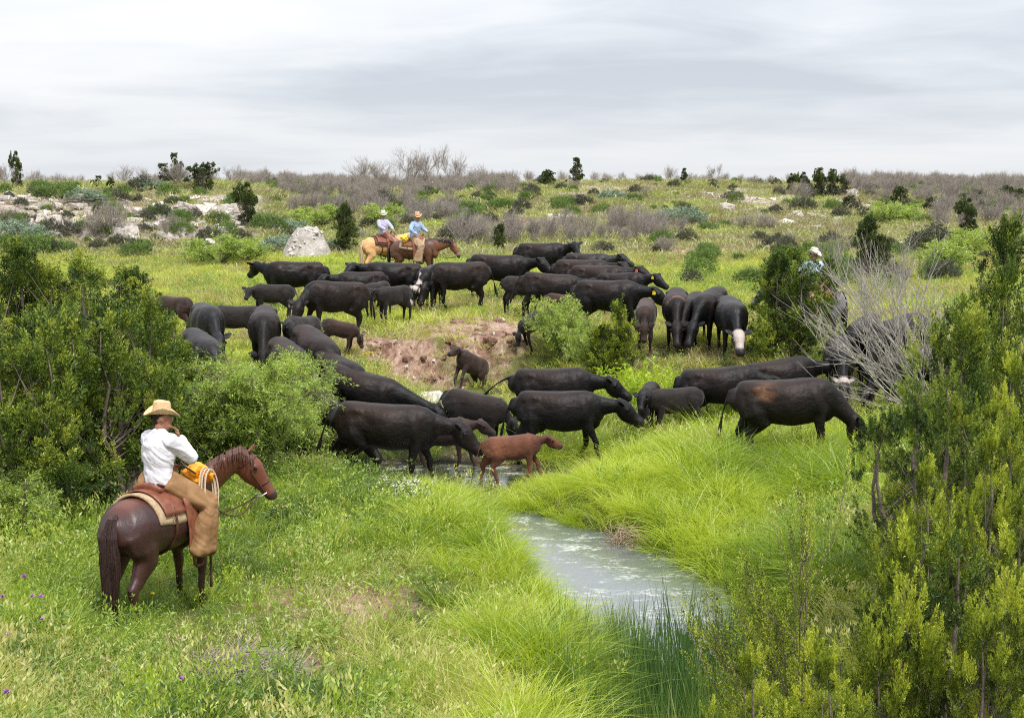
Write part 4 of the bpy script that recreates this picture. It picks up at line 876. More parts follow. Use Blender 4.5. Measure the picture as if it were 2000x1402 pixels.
# dead silver branches in front of the cows
Vb, Fb, _, _ = branchy(621, 3.3, n0=14, spread=.40, depth=3, r=.024, up=.30, wig=.16, lean=(-.72, .1), kids=2, ns=4)
p = hit(1850, 838); o = link('dead_shrub', np_mesh('dead_shrub', Vb, [Fb], smooth=True, mats=[DEADW])); tag(o, 'large dead shrub of silver grey branches fanning out in front of the cows', 'dead shrub'); o.location = p; o.scale = (1.0, .8, 1.0)
Vb, Fb, _, _ = branchy(622, 2.4, n0=12, spread=.40, depth=3, r=.012, up=.6, wig=.16, kids=2)
for px, py, s, lab in [(1700, 640, .75, 'pale grey dead brush standing between the olive juniper and the hidden cows'), (1615, 560, .8, 'pinkish grey dead brush behind the shoulder of the rider in the thicket'), (1760, 600, .75, 'thin dead brush on the bright slope above the hidden cows'), (1655, 850, .45, 'low dead twigs at the muzzle of the grazing cow')]:
    p = hit(px, py); o = link('dead_bush', bpy.data.meshes.get('tall_dead_brush') or np_mesh('tall_dead_brush', Vb, [Fb], mats=[DEADF])); tag(o, lab, 'bush'); o.location = p; o.scale = (s, s, s); o.rotation_euler = (0, 0, px)
# heaps of dead grass
def heap(px, py, R0, Hh, lab, mat_):
    r = np.random.default_rng(px); n = 900; a = r.random(n) * 6.283; q = R0 * np.sqrt(r.random(n)); P = np.stack([q * np.cos(a), q * np.sin(a) * .8, Hh * np.clip(1 - (q / R0) ** 2, 0, 1) * r.random(n)], 1)
    D = r.normal(size=(n, 3)) * np.array([1, 1, .35]) + np.array([.3, 0, .2]); V, F = segs(P, P + unit(D) * (.14 + .2 * r.random(n))[:, None], np.full(n, .006), np.full(n, .003), 3)
    p = hit(px, py); o = link('dead_grass_heap', np_mesh('dead_grass_heap', V, [F], mats=[mat_])); o.location = p; return tag(o, lab, 'dead grass')
heap(475, 1325, .58, .30, 'matted heap of grey dead stems lying in the meadow', DEADF)
STRAW = rough_mat('straw', (.34,.24,.17), (.58,.46,.34), 20)
heap(1228, 1078, .34, .42, 'brown dead grass tussock on the stream bank opposite the bright grass', STRAW)
# flowers
PUR = rough_mat('purple_petals', (.42,.12,.50), (.62,.26,.72), 40); YEL = rough_mat('yellow_petals', (.75,.55,.02), (.85,.7,.05), 40); WHI = rough_mat('cream_petals', (.62,.62,.45), (.80,.80,.66), 40); STEM = rough_mat('flower_stem', (.12,.22,.04), (.2,.3,.07), 20)
def flower(px, py, Hs, r, mt, lab, nm, grp):
    p = hit(px, py, Hs); root = empty(nm, p); g = np.random.default_rng(int(px)); n = 46
    V, F = segs([[0, 0, -.03]], [[.01, 0, Hs]], [.004], [.003], 5); link('stem', np_mesh('stem', V, [F], mats=[STEM]), None, root)
    D = g.normal(size=(n, 3)); D[:, 2] = np.abs(D[:, 2]) + .25; P = np.tile([[.01, 0, Hs]], (n, 1)); V, F = rhombs(P, D, r, r * .42); link('flower_head', np_mesh('flower_head', V, [F], mats=[mt]), None, root)
    return tag(root, lab, 'flower', grp)
for i, (px, py, lab) in enumerate([(45, 1126, 'highest purple thistle, alone above the pair'), (62, 1165, 'purple thistle, nearer the frame edge of the close pair'), (78, 1166, 'purple thistle, nearer the horse tail of the close pair'), (3, 1166, 'purple thistle cut by the frame edge level with the pair'), (12, 1240, 'purple thistle standing alone below the pair'), (350, 1325, 'purple thistle beside the heap of dead stems'), (11, 1352, 'lowest purple thistle in the bottom corner'), (94, 1019, 'small purple thistle in front of the dark junipers'), (83, 1209, 'pale pink thistle just below the close pair')]):
    flower(px, py, .42, .035 if i != 7 else .03, PUR, lab, 'thistle', 'purple thistles in the meadow')
for px, py, lab in [(712, 693, 'yellow flower on the bank, nearer the cows of two'), (723, 692, 'yellow flower on the bank, nearer the bare soil of two')]: flower(px, py, .25, .07, YEL, lab, 'yellow_flower', 'yellow flowers on the bank')
for px, py, lab in [(310, 1137, 'tiny yellow flower under the belly of the sorrel horse'), (296, 1160, 'tiny yellow flower below the hind leg of the sorrel horse')]: flower(px, py, .3, .03, YEL, lab, 'yellow_flower', 'tiny yellow flowers by the horse')
g = np.random.default_rng(12); n = 60; P = np.stack([g.normal(size=n) * .2, g.normal(size=n) * .15, .3 + .25 * g.random(n)], 1); root = empty('white_flowering_plant', hit(790, 1005)); tag(root, 'plant with cream white flower heads beside the ford', 'flower')
V, F = segs(P * np.array([.3, .3, 0]), P, np.full(n, .005), np.full(n, .003), 3); V2, F2, T2 = plumes(P * .6, P, .25, 8, .06, .05, .02, np.full(n, .5)); link('leaves', np_mesh('leaves', np.concatenate([V, V2]), [F, F2 + len(V)], {'tint': np.full(len(V) + len(V2), .5)}, mats=[G['forb']]), None, root)
D = g.normal(size=(n * 16, 3)); V, F = rhombs(np.repeat(P, 16, 0) + g.normal(size=(n * 16, 3)) * .025, D, .035, .02); link('flower_heads', np_mesh('flower_heads', V, [F], mats=[WHI]), None, root)
# ---------------------------------------------------------------- animals: lofted masses joined into one skin
def loft(pts, rx, ry, lat=(0, 1, 0), n=14, pw=2.0):
    """closed tube through pts; rx half width along the lateral axis, ry half height across it"""
    P = [Vector(p) for p in pts]; m = len(P); lat = Vector(lat); rings = []
    for i in range(m):
        t = (P[min(i + 1, m - 1)] - P[max(i - 1, 0)]).normalized(); s = lat - t * lat.dot(t)
        s = s.normalized() if s.length > 1e-4 else t.orthogonal().normalized(); u = t.cross(s)
        ring = []
        for k in range(n):
            a = 2 * math.pi * k / n; c, q = math.cos(a), math.sin(a)
            c = math.copysign(abs(c) ** (2 / pw), c); q = math.copysign(abs(q) ** (2 / pw), q)
            ring.append(P[i] + s * (c * rx[i]) + u * (q * ry[i]))
        rings.append(ring)
    V = [v for r in rings for v in r] + [P[0] - (P[1] - P[0]).normalized() * min(rx[0], ry[0]) * .6, P[-1] + (P[-1] - P[-2]).normalized() * min(rx[-1], ry[-1]) * .6]
    F = [(i * n + k, i * n + (k + 1) % n, (i + 1) * n + (k + 1) % n, (i + 1) * n + k) for i in range(m - 1) for k in range(n)]
    F += [(k, len(V) - 2, (k + 1) % n) for k in range(n)] + [((m - 1) * n + k, (m - 1) * n + (k + 1) % n, len(V) - 1) for k in range(n)]
    return V, F
def ell(c, r, rot=(0, 0, 0), n=12):
    e = Euler(rot).to_matrix(); c = Vector(c); V, F = [], []
    for i in range(1, n // 2 + 2):
        ph = math.pi * i / (n // 2 + 2)
        for k in range(n):
            th = 2 * math.pi * k / n; V.append(c + e @ Vector((r[0] * math.cos(ph), r[1] * math.sin(ph) * math.cos(th), r[2] * math.sin(ph) * math.sin(th))))
    m = n // 2 + 1; F = [(i * n + k, i * n + (k + 1) % n, (i + 1) * n + (k + 1) % n, (i + 1) * n + k) for i in range(m - 1) for k in range(n)]
    V += [c + e @ Vector((r[0], 0, 0)), c - e @ Vector((r[0], 0, 0))]; F += [(k, len(V) - 2, (k + 1) % n) for k in range(n)] + [((m - 1) * n + k, (m - 1) * n + (k + 1) % n, len(V) - 1) for k in range(n)]
    return V, F
def fuse(name, pieces, voxel=.024, smooth=6, fac=.5, raw=False, extra=None, dec=None):
    V, F = [], []
    for v, f in pieces: b = len(V); V += [tuple(x) for x in v]; F += [tuple(i + b for i in q) for q in f]
    me = bpy.data.meshes.new(name); me.from_pydata(V, [], F); me.update()
    if raw: return me
    bm = bmesh.new(); bm.from_mesh(me); bmesh.ops.recalc_face_normals(bm, faces=bm.faces); bm.to_mesh(me); bm.free()
    o = bpy.data.objects.new(name, me); COL.objects.link(o)
    r = o.modifiers.new('r', 'REMESH'); r.mode = 'VOXEL'; r.voxel_size = voxel
    s = o.modifiers.new('s', 'SMOOTH'); s.iterations = smooth; s.factor = fac
    if dec: k = o.modifiers.new('d', 'DECIMATE'); k.ratio = dec
    dg = bpy.context.evaluated_depsgraph_get(); out = bpy.data.meshes.new_from_object(o.evaluated_get(dg)); out.name = name
    bpy.data.objects.remove(o); bpy.data.meshes.remove(me)
    if extra:
        bm = bmesh.new(); bm.from_mesh(out)
        for v, f in extra:
            vs = [bm.verts.new(tuple(x)) for x in v]
            for q in f: bm.faces.new([vs[i] for i in q])
        bmesh.ops.recalc_face_normals(bm, faces=bm.faces); bm.to_mesh(out); bm.free()
    out.polygons.foreach_set('use_smooth', np.ones(len(out.polygons), dtype=bool)); out.materials.clear(); return out
def co(me): a = np.zeros(len(me.vertices) * 3, dtype=np.float32); me.vertices.foreach_get('co', a); return a.reshape(-1, 3)
def setattr_pt(me, k, v): at = me.attributes.new(k, 'FLOAT', 'POINT'); at.data.foreach_set('value', np.asarray(v, dtype=np.float32))
def dirv(p, y): return Vector((math.cos(p) * math.cos(y), math.cos(p) * math.sin(y), math.sin(p)))
def ear(base, side, d, L, w):
    """a leaf shaped ear standing out to the side"""
    b = Vector(base); d = Vector(d).normalized(); return loft([b, b + d * L * .22, b + d * L * .5, b + d * L * .8, b + d * L], [.022, w * .85, w, w * .66, w * .18], [.020, .016, .014, .011, .007], lat=side, n=10)

def cow_pieces(P):
    """P: pose and build. +X is forward, feet at z = 0, back about 1.32 m high for scale 1"""
    c = P.get('calf', 0); pc = []; ears = []; b = P.get('belly', 1.0)
    if not c:
        T = [(-.90, 1.09, .11, .17), (-.87, 1.06, .19, .235), (-.76, 1.03, .255, .29), (-.60, 1.00, .295, .325), (-.42, .965, .315, .355), (-.20, .925, .365, .395), (.04, .905, .385, .415), (.26, .93, .345, .41), (.44, .955, .285, .39), (.58, .965, .235, .355), (.70, .97, .175, .28), (.78, .98, .10, .19)]
        sh, el, kn, fe = .86, .66, .37, .13
    else:
        T = [(-.72, 1.07, .08, .12), (-.68, 1.04, .15, .20), (-.56, 1.00, .20, .26), (-.38, .97, .215, .285), (-.16, .94, .235, .305), (.05, .935, .24, .315), (.25, .955, .225, .31), (.40, .98, .195, .29), (.52, .99, .155, .24), (.62, 1.0, .09, .15)]
        sh, el, kn, fe = .92, .74, .44, .16
    sl = .90 if not c else .95; pc.append(loft([(x, 0, z + h * (1 - sl)) for x, z, w, h in T], [w * b * (.93 if not c else 1) for *_, w, h in T], [h * sl for *_, h in T], n=44, pw=2.4))
    k = .74 if c else 1.0; yw = .125 if c else .185; xf = .38 if c else .50; xr = -.50 if c else -.62
    npi, ny = R(P.get('neck', -5)), R(P.get('nyaw', 0)); hp, hy = R(P.get('head', -40)), R(P.get('hyaw', 0)) + ny
    nd = dirv(npi, ny); n0 = Vector((.44 if not c else .34, 0, 1.06 if not c else 1.08)); NL = P.get('nlen', .55) * (.70 if c else 1)
    m0 = n0 + dirv(npi * .5, ny * .35) * NL * .5; n1 = m0 + nd * NL * .62; lat = Vector((-math.sin(ny), math.cos(ny), 0))
    pc.append(loft([n0, (n0 + m0) / 2, m0, (m0 + n1) / 2, n1], [.19 * k, .165 * k, .13 * k, .105 * k, .095 * k], [.30 * k, .25 * k, .195 * k, .148 * k, .12 * k], n=16))
    # head: poll, brow, eyes, cheek, bridge, muzzle
    hl = Vector((-math.sin(hy), math.cos(hy), 0)); hd = dirv(hp, hy); hu = hd.cross(hl) * -1; hu = hl.cross(hd) * -1; hu = Vector((0, 0, 1)) - hd * hd.z; hu = hu.normalized() if hu.length > .05 else Vector((math.cos(hy), math.sin(hy), 0))
    S = .98 if c else 1.2; h0 = n1 + dirv(npi, hy) * .02
    hs = [(-.06, .01, .085, .09), (.01, .02, .115, .115), (.11, .0, .122, .145), (.20, -.024, .102, .140), (.29, -.026, .080, .112), (.37, -.022, .078, .092), (.43, -.022, .088, .090), (.475, -.028, .074, .070)]
    if c: hs = [(a * .86, q, w * .95, h * .95) for a, q, w, h in hs]
    pc.append(loft([h0 + hd * (a * S) + hu * (q * S) for a, q, w, h in hs], [w * S for *_, w, h in hs], [h * S for *_, h in hs], lat=hl, n=14))
    for s in (1, -1):
        ed = hl * s * 1.0 - hd * .25 + hu * (P.get('earup', .38)); ears.append(ear(h0 + hd * .02 + hl * s * .085 * S + hu * .04, hd, ed, .205 * (1.0 if not c else .85), .080))
        pc.append(ell(h0 + hd * .13 * S + hl * s * .108 * S + hu * .045, (.03, .022, .024)))
    F = dict(h0=h0, hd=hd, hl=hl, hu=hu, S=S, ears=ears)
    # brisket, shoulders, haunches, hip bones
    pc.append(ell((.56 * (.78 if c else 1), 0, .80 if not c else .93), (.19 * k, .12 * k, .19 * k)))
    for s in (1, -1):
        pc.append(ell(((.42 if not c else .33), s * yw * 1.05, .98 if not c else 1.0), (.15 * k, .09 * k, .27 * k), (0, -.25, 0)))
        pc.append(ell(((-.60 if not c else -.47), s * yw * .95, .93 if not c else .97), (.21 * k, .11 * k, .27 * k), (0, .3, 0)))
        if not c: pc.append(ell((-.50, s * .215, 1.20), (.09, .05, .05)))
    if not c and P.get('udder', 1): pc.append(ell((-.42, 0, .66), (.15, .12, .12)))
    if c: k = .95
    L = P.get('legs', (0, 0, 0, 0))     # front left, front right, rear left, rear right: swing forward in metres
    for i, (s, w) in enumerate(((1, L[0]), (-1, L[1]))):
        lift = .10 * abs(w) if w > 0 else 0; y = s * yw
        kx = xf + w * .45 + .02; fx = xf + w * .95 - .01; bend = (.10 if w > .15 else 0)
        pc.append(loft([(xf - .02, y * .95, sh + .06), (xf - .02 + w * .1, y * 1.02, el + .05), (kx, y, kn + .10 + lift), (kx + .01 + bend * .4, y, kn + lift), (kx + .004 + bend * .3, y, kn - .07 + lift), (fx, y, fe + .03 + lift), (fx + .01, y, fe - .03 + lift), (fx + .05, y, .055 + lift * .6), (fx + .065, y, 0.0 + lift * .4)],
                  [.085 * k, .072 * k, .052 * k, .056 * k, .042 * k, .036 * k, .044 * k, .050 * k, .058 * k], [.15 * k, .105 * k, .060 * k, .062 * k, .048 * k, .040 * k, .046 * k, .055 * k, .068 * k], n=10))
    hk = .46 if not c else .54
    for i, (s, w) in enumerate(((1, L[2]), (-1, L[3]))):
        y = s * yw * .92; lift = .06 * abs(w); hx = xr - .10 + w * .62; fx = xr - .06 + w * 1.0
        pc.append(loft([(xr + .02, y * .85, 1.0 if not c else 1.0), (xr + .06 + w * .15, y * 1.05, .80 if not c else .86), (xr + .09 + w * .4, y * 1.05, .66 if not c else .74), (hx + .07, y, hk + .10), (hx, y, hk), (hx + .012, y, hk - .08), (fx, y, fe + .05 + lift), (fx + .01, y, fe - .02 + lift), (fx + .055, y, .055 + lift * .5), (fx + .07, y, lift * .3)],
                  [.14 * k, .135 * k, .105 * k, .062 * k, .050 * k, .042 * k, .038 * k, .044 * k, .05 * k, .058 * k], [.28 * k, .26 * k, .20 * k, .115 * k, .080 * k, .062 * k, .042 * k, .046 * k, .055 * k, .068 * k], n=10))
    if c: k = 1.0
    # tail
    tx, tz = T[0][0], T[0][1] + .06; a = R(P.get('tail', 4)); pts = []; q = Vector((tx + .05, 0, tz + (.02)))
    tl = .88 * (.8 if c else 1); n = 9; ang = R(20) + a
    for j in range(n + 1):
        pts.append(q.copy()); f = j / n; aa = max(R(2), ang * (1.0 - f * .8)) if a < .4 else ang * (1 - f * .55)
        if j == 0: aa = R(75)
        q = q + Vector((-math.sin(aa), P.get('tside', 0) * .25, -math.cos(aa))) * tl / n
    tr = [.038, .034, .028, .024, .021, .020, .024, .036, .034, .014]; pc.append(loft(pts, [r * (.8 if c else 1) for r in tr], [r * (.8 if c else 1) for r in tr], n=8))
    return pc, F
def coat_mat(name, c1, c2, rough=.52, spec=.24, c3=None, face=None, seed=0.0, sheen=.0, fine=26, bstr=.65):
    m, t = mat(name); p = objpos(t); oi = N(t, 'ShaderNodeObjectInfo')
    n = noise(t, p, 1.7, 4, .6, .3, loc=(seed, seed * .7, 0)); c = ramp(t, n, [(.38, c1), (.62, c2)])
    if c3: c = mixc(t, M_(t, 'MULTIPLY', attr(t, 'tan').outputs['Fac'], M_(t, 'ADD', .5, n)), c, c3)
    c = mixc(t, attr(t, 'white').outputs['Fac'], c, face or (.42, .36, .32))
    c = mixc(t, attr(t, 'nose').outputs['Fac'], c, (.02, .017, .018))
    h = noise(t, p, fine, 4, .7, sca=(.5, 1, 1)); c = mixc(t, M_(t, 'MULTIPLY', M_(t, 'SUBTRACT', h, .35, clamp=True), 1.3), c, mixc(t, 1.0, c, (1.5, 1.4, 1.35), 'MULTIPLY'))
    pr = princ(t, c, M_(t, 'ADD', rough - .12, M_(t, 'MULTIPLY', noise(t, p, 5, 3, .6), .3)), spec, bump(t, M_(t, 'ADD', M_(t, 'MULTIPLY', noise(t, p, 60, 3, .6, sca=(.4, 1, 1)), .5), M_(t, 'ADD', h, M_(t, 'MULTIPLY', noise(t, p, 5, 3, .5), 3.0)))  , bstr, .014)); pr.inputs['Sheen Weight'].default_value = sheen; pr.inputs['Sheen Roughness'].default_value = .5; return m
COAT = dict(
 black=coat_mat('black_coat', (.0022,.0019,.0024), (.0046,.0038,.0043), .44, .24, (.10,.042,.02)),
 brownblack=coat_mat('brown_black_coat', (.0032,.0025,.0027), (.0090,.0055,.0048), .46, .24, (.13,.06,.03), seed=3),
 blue=coat_mat('smoky_black_coat', (.0035,.0035,.0045), (.0075,.007,.0085), .42, .3, (.10,.05,.03), seed=5),
 calfblack=coat_mat('black_calf_coat', (.0045,.0036,.0036), (.012,.008,.007), .62, .25, (.10,.05,.03), seed=7, sheen=.12),
 redbrown=coat_mat('red_brown_calf_coat', (.070,.024,.014), (.15,.055,.028), .65, .25, (.22,.10,.05), seed=9, sheen=.12),
 darkred=coat_mat('dark_red_calf_coat', (.016,.0078,.006), (.040,.018,.0125), .6, .25, (.12,.06,.03), seed=11, sheen=.12))
EYEM, t = mat('wet_dark_eye'); princ(t, (.006, .004, .004), .12, .6)
TAGY, t = mat('yellow_ear_tag'); princ(t, (.85, .62, .03), .45, .4)
TAGW, t = mat('white_ear_tag'); princ(t, (.78, .76, .70), .45, .4)
TAGR, t = mat('orange_ear_tag'); princ(t, (.75, .16, .08), .45, .4)
POSES = dict(
 walk=dict(neck=-4, head=-38, legs=(.26, -.22, -.24, .22), tail=2), walk2=dict(neck=-10, head=-42, legs=(-.16, .26, .24, -.22), tail=2),
 wade=dict(neck=2, head=-34, legs=(-.10, .24, .16, -.16), tail=5), tailout=dict(neck=-2, head=-32, legs=(.2, -.2, -.2, .2), tail=52, tside=.2),
 stand=dict(neck=12, head=-30, legs=(.02, -.03, -.05, .04), hyaw=12), standL=dict(neck=16, head=-26, legs=(.03, -.02, .05, -.06), nyaw=25, hyaw=30, earup=.35), standR=dict(neck=16, head=-30, legs=(.03, -.02, .05, -.06), nyaw=-28, hyaw=-32, earup=.35),
 alert=dict(neck=24, head=-30, legs=(.0, .0, .0, .0), nyaw=-30, hyaw=-38, earup=.45), down=dict(neck=-46, head=-68, legs=(.08, -.08, -.12, .1), nlen=.66), downL=dict(neck=-34, head=-58, nyaw=22, hyaw=16, legs=(-.1, .1, .12, -.1)), downR=dict(neck=-36, head=-55, nyaw=-26, hyaw=-20, legs=(.1, -.1, -.12, .1)),
 lead=dict(neck=14, head=-30, legs=(.1, -.12, -.12, .1), nyaw=-10, hyaw=-8, earup=.55), leadL=dict(neck=18, head=-24, legs=(-.1, .12, .12, -.1), nyaw=8, hyaw=-20, earup=.5),
 reach=dict(neck=-4, head=-26, legs=(.18, -.10, -.2, .05), nlen=.86, earup=.3),
 face=dict(neck=-34, head=-38, legs=(.08, -.08, -.12, .1), nlen=.6),
 c_walk=dict(calf=1, neck=4, head=-30, legs=(.26, -.14, -.26, .12), tail=8, udder=0, earup=.25), c_stand=dict(calf=1, neck=14, head=-34, legs=(.02, -.03, -.04, .05)), c_down=dict(calf=1, neck=-40, head=-60, legs=(.06, -.06, -.08, .08)),
 c_left=dict(calf=1, neck=0, head=-38, nyaw=30, hyaw=25, legs=(-.05, .06, .08, -.06)), c_right=dict(calf=1, neck=-22, head=-50, nyaw=-28, hyaw=-20, legs=(.08, -.05, -.08, .06)))
_pc = {}
def sculpt_cow(me, calf):
    """shoulder blade, flank hollow, thigh and neck folds"""
    V = co(me); n_ = np.zeros(len(V) * 3, dtype=np.float32); me.vertices.foreach_get('normal', n_); n_ = n_.reshape(-1, 3); x, y, z = V.T; q = .82 if calf else 1.0; x = x / q
    side = sstep(.10, .17, np.abs(y) / (q if not calf else .68)) * sstep(.56, .66, z)
    def line(x0, z0, x1, z1, w):
        t = np.clip(((x - x0) * (x1 - x0) + (z - z0) * (z1 - z0)) / ((x1 - x0) ** 2 + (z1 - z0) ** 2), 0, 1); return np.exp(-((x - x0 - t * (x1 - x0)) ** 2 + (z - z0 - t * (z1 - z0)) ** 2) / w ** 2)
    d = -.026 * line(.25, 1.22, .22, .80, .045) - .020 * line(.56, 1.15, .60, .90, .045) - .032 * line(-.38, 1.12, -.30, 1.04, .085) - .028 * line(-.33, .98, -.36, .70, .05) - .016 * line(-.74, 1.12, -.70, .85, .04)
    d = d + .020 * line(-.60, 1.0, -.56, .78, .09) + .022 * line(.40, 1.12, .42, .86, .07) + .018 * line(-.50, 1.20, -.48, 1.19, .05)
    d = d + .004 * np.sin(x * 62) * np.exp(-((x + .02) / .22) ** 2) * sstep(1.15, .95, z) + .006 * np.sin((x + z * .35) * 75) * sstep(.62, .72, x) * (x < .95)
    V = V + n_ * (d * side * (.7 if calf else 1.0))[:, None]; me.vertices.foreach_set('co', V.astype(np.float32).ravel()); me.update(); return me
def pose_mesh(pose, coat, white):
    key = (pose, coat, white)
    if key in _pc: return _pc[key]
    bk = (pose,)
    if bk not in _pc:
        pcs, F = cow_pieces(POSES[pose]); me = sculpt_cow(fuse('cow_body', pcs, 0.018 if not POSES[pose].get('calf') else .015, 10, .5, False, F['ears'], .24), POSES[pose].get('calf', 0)); _pc[bk] = (me, F)
    base, F = _pc[bk]; me = base.copy(); me.materials.clear(); me.materials.append(COAT[coat]); V = co(me)
    h0, hd, hl, hu, S = np.array(F['h0']), np.array(F['hd']), np.array(F['hl']), np.array(F['hu']), F['S']
    a = (V - h0) @ hd / S; l = (V - h0) @ hl / S; u = (V - h0) @ hu / S; inh = (a > -.05) & (a < .60) & (np.abs(l) < .17) & (np.abs(u) < .22)
    wv = np.zeros(len(V))
    if white == 'face': wv = inh * sstep(-.05, .0, a) * (1 - sstep(.36, .42, a + .5 * np.abs(l))) * (1 - sstep(.062, .095, np.abs(l) - .02 * (a < .2))) * sstep(-.07, -.03, u)
    elif white == 'patch': wv = inh * (sstep(.05, .0, np.abs(l)) * (a > .02)) ; wv = np.clip(np.where(inh, (fbm(a * 9 + 2, l * 9 + u * 7, 5, 2) > .02) * 1.0, 0) + ((V[:, 0] > .66) & (V[:, 2] > .9) & (fbm(V[:, 0] * 6, V[:, 1] * 7 + V[:, 2] * 6, 6, 2) > .10)), 0, 1)
    elif white == 'poll': wv = inh * sstep(-.04, .0, a) * (1 - sstep(.09, .12, a)) * (u > 0)
    nose = ((a > (.445 if not POSES[pose].get('calf') else .37)) & inh).astype(float)
    top = sstep(.85, 1.3, V[:, 2]) * (.25 + .75 * np.clip(.5 + 1.4 * fbm(V[:, 0] * 2.2, V[:, 2] * 2 + V[:, 1] * 2, 33, 3), 0, 1)) * (V[:, 0] < .6)
    tan = np.clip(top * .14 + sstep(.55, .3, np.abs(V[:, 0] - .4)) * 0 , 0, 1)
    if white == 'shoulder': tan = np.clip(tan + np.exp(-((V[:, 0] - .50) / .045) ** 2) * sstep(1.1, 1.2, V[:, 2]) * 1.6, 0, 1.4)
    if white == 'hip': tan = np.clip(tan + sstep(.17, .04, np.hypot(V[:, 0] + .42, (V[:, 2] - 1.17) * 1.3) + .16 * fbm(V[:, 0] * 9, V[:, 2] * 14, 3, 3)) * .75, 0, 1.1)
    if white == 'brand': wv = np.maximum(wv, ((np.abs(np.hypot((V[:, 0] + .0) / 1.7, V[:, 2] - 1.16) - .075) < .018) | (np.abs(np.hypot((V[:, 0] - .26) / 1.0, V[:, 2] - 1.17) - .06) < .016)) * (np.abs(V[:, 1]) > .12) * .10)
    setattr_pt(me, 'white', wv); setattr_pt(me, 'nose', nose * (1 if white != 'patch' else .0)); setattr_pt(me, 'tan', tan)
    _pc[key] = (me, F); return _pc[key]
eye_me = fuse('eye', [ell((0, 0, 0), (.022, .022, .022), n=10)], raw=True); eye_me.materials.append(EYEM)
def tag_mesh(m_):
    V, F = loft([(0, 0, 0), (0, 0, -.02), (0, 0, -.09), (0, 0, -.10)], [.012, .036, .042, .036], [.004, .004, .004, .004], n=10, pw=3.5); me = bpy.data.meshes.new('ear_tag'); me.from_pydata([tuple(v) for v in V], [], F); me.materials.append(m_); return me
TAGS = dict(y=tag_mesh(TAGY), w=tag_mesh(TAGW), r=tag_mesh(TAGR))
def animal(px, py, heading, pose, coat, label, scale=1.0, white=None, tags='', group='cows of the herd', cat='cow', pitch=None, sink=0.0, name=None, dz=0.0, at=None):
    """px, py: where the top of the back shows above the middle of the body"""
    calf = POSES[pose].get('calf'); H = (1.32 if not calf else 1.25) * scale
    loc = Vector(at) if at else hit(px, py, H - sink); me, F = pose_mesh(pose, coat, white)
    root = empty(name or ('calf' if calf else 'cow'), loc); hd = R(heading); fx, fy = math.cos(hd), math.sin(hd)
    dl = .55 * scale; zf, zr = h1(loc.x + fx * dl, loc.y + fy * dl), h1(loc.x - fx * dl, loc.y - fy * dl)
    pt = math.atan2(zf - zr, 2 * dl) if pitch is None else R(pitch)
    root.location.z = (zf + zr) / 2 - sink - .03 + dz
    root.rotation_euler = (Matrix.Rotation(hd, 3, 'Z') @ Matrix.Rotation(-pt, 3, 'Y')).to_euler(); v_ = random.Random(px * 7 + py); root.scale = (scale * v_.uniform(.95, 1.04), scale * v_.uniform(.90, 1.10), scale * v_.uniform(.98, 1.03))
    link('body', me, None, root)
    for s in (1, -1):
        o = link('eye', eye_me, None, root); o.location = F['h0'] + F['hd'] * .13 * F['S'] + F['hl'] * s * .122 * F['S'] + F['hu'] * .05
    for k, tg in enumerate(tags):
        s = 1 if tg.islower() else -1; o = link('ear_tag', TAGS[tg.lower()], None, root); ed = (F['hl'] * s - F['hd'] * .25 + F['hu'] * POSES[pose].get('earup', .38)).normalized()
        o.location = F['h0'] + F['hd'] * .045 + F['hl'] * s * .09 * F['S'] + F['hu'] * .03 + ed * .13; o.rotation_euler = (0, 0, math.atan2(F['hd'].y, F['hd'].x) + 1.57)
    q = proj((loc.x, loc.y, loc.z + H)); LOG.append((name or ('calf' if calf else 'cow'), px, py, round(loc.y, 1), round(loc.z, 2), 'feet py', round(proj(loc)[1]), 'len px', round(2.4 * scale * FPX / q[2] * (abs(math.cos(hd)))))); return tag(root, label, cat, group)
LOG = []
A = animal; CG = 'calves of the herd'
# the file on the flat, from the side of the bluff
A(572, 509, 184, 'standR', 'black', 'black cow with branded marks on her ribs, alone nearest the gravel mound', 1.06, 'brand', 'y')
A(763, 511, 182, 'standL', 'black', 'black cow standing across below the two riders with her ear raised', 1.05)
A(702, 531, 200, 'stand', 'black', 'black cow almost hidden behind the one across the riders, only muzzle and brow showing', .92)
A(528, 557, 203, 'c_left', 'calfblack', 'dark calf standing in front of the branded cow', .86, group=CG, cat='calf')
A(648, 547, 214, 'downL', 'brownblack', 'brown black cow turning with a white tagged ear, right below the branded cow', 1.08, None, 'W')
A(735, 553, 238, 'c_down', 'calfblack', 'dark calf, behind in the touching pair below the riders', .82, group=CG, cat='calf')
A(768, 556, 226, 'c_stand', 'calfblack', 'dark calf, in front in the touching pair below the riders', .88, group=CG, cat='calf')
A(838, 520, 262, 'downR', 'black', 'black and white spotted cow facing out between two black cows under the riders', 1.0, 'patch')
A(893, 510, 206, 'downL', 'brownblack', 'brown black cow with a pale hip mark behind the bay horse, facing the spotted cow', 1.1)
A(975, 499, -6, 'lead', 'black', 'black cow walking in profile under the head of the bay horse', 1.1)
A(1062, 474, -4, 'alert', 'black', 'black cow with both ears up, farthest back at the head of the herd', 1.1)
A(1150, 494, -12, 'leadL', 'blue', 'smoky cow seen behind the farthest eared cow, back only', 1.0)
A(1140, 508, -13, 'lead', 'brownblack', 'long backed brown cow, second row of the packed lead cows', 1.1)
A(1172, 519, -15, 'leadL', 'brownblack', 'brown cow with an orange ear tag in the packed lead cows', 1.05, None, 'R')
A(1075, 530, -2, 'standR', 'brownblack', 'near cow of the packed lead cows, looking straight out', 1.05)
A(1022, 540, 8, 'c_stand', 'calfblack', 'dark calf behind the rump of the cow looking straight out', .9, group=CG, cat='calf')
A(1190, 546, -12, 'wade', 'black', 'black cow with yellow ear tag leading the packed row', 1.1, None, 'Y')
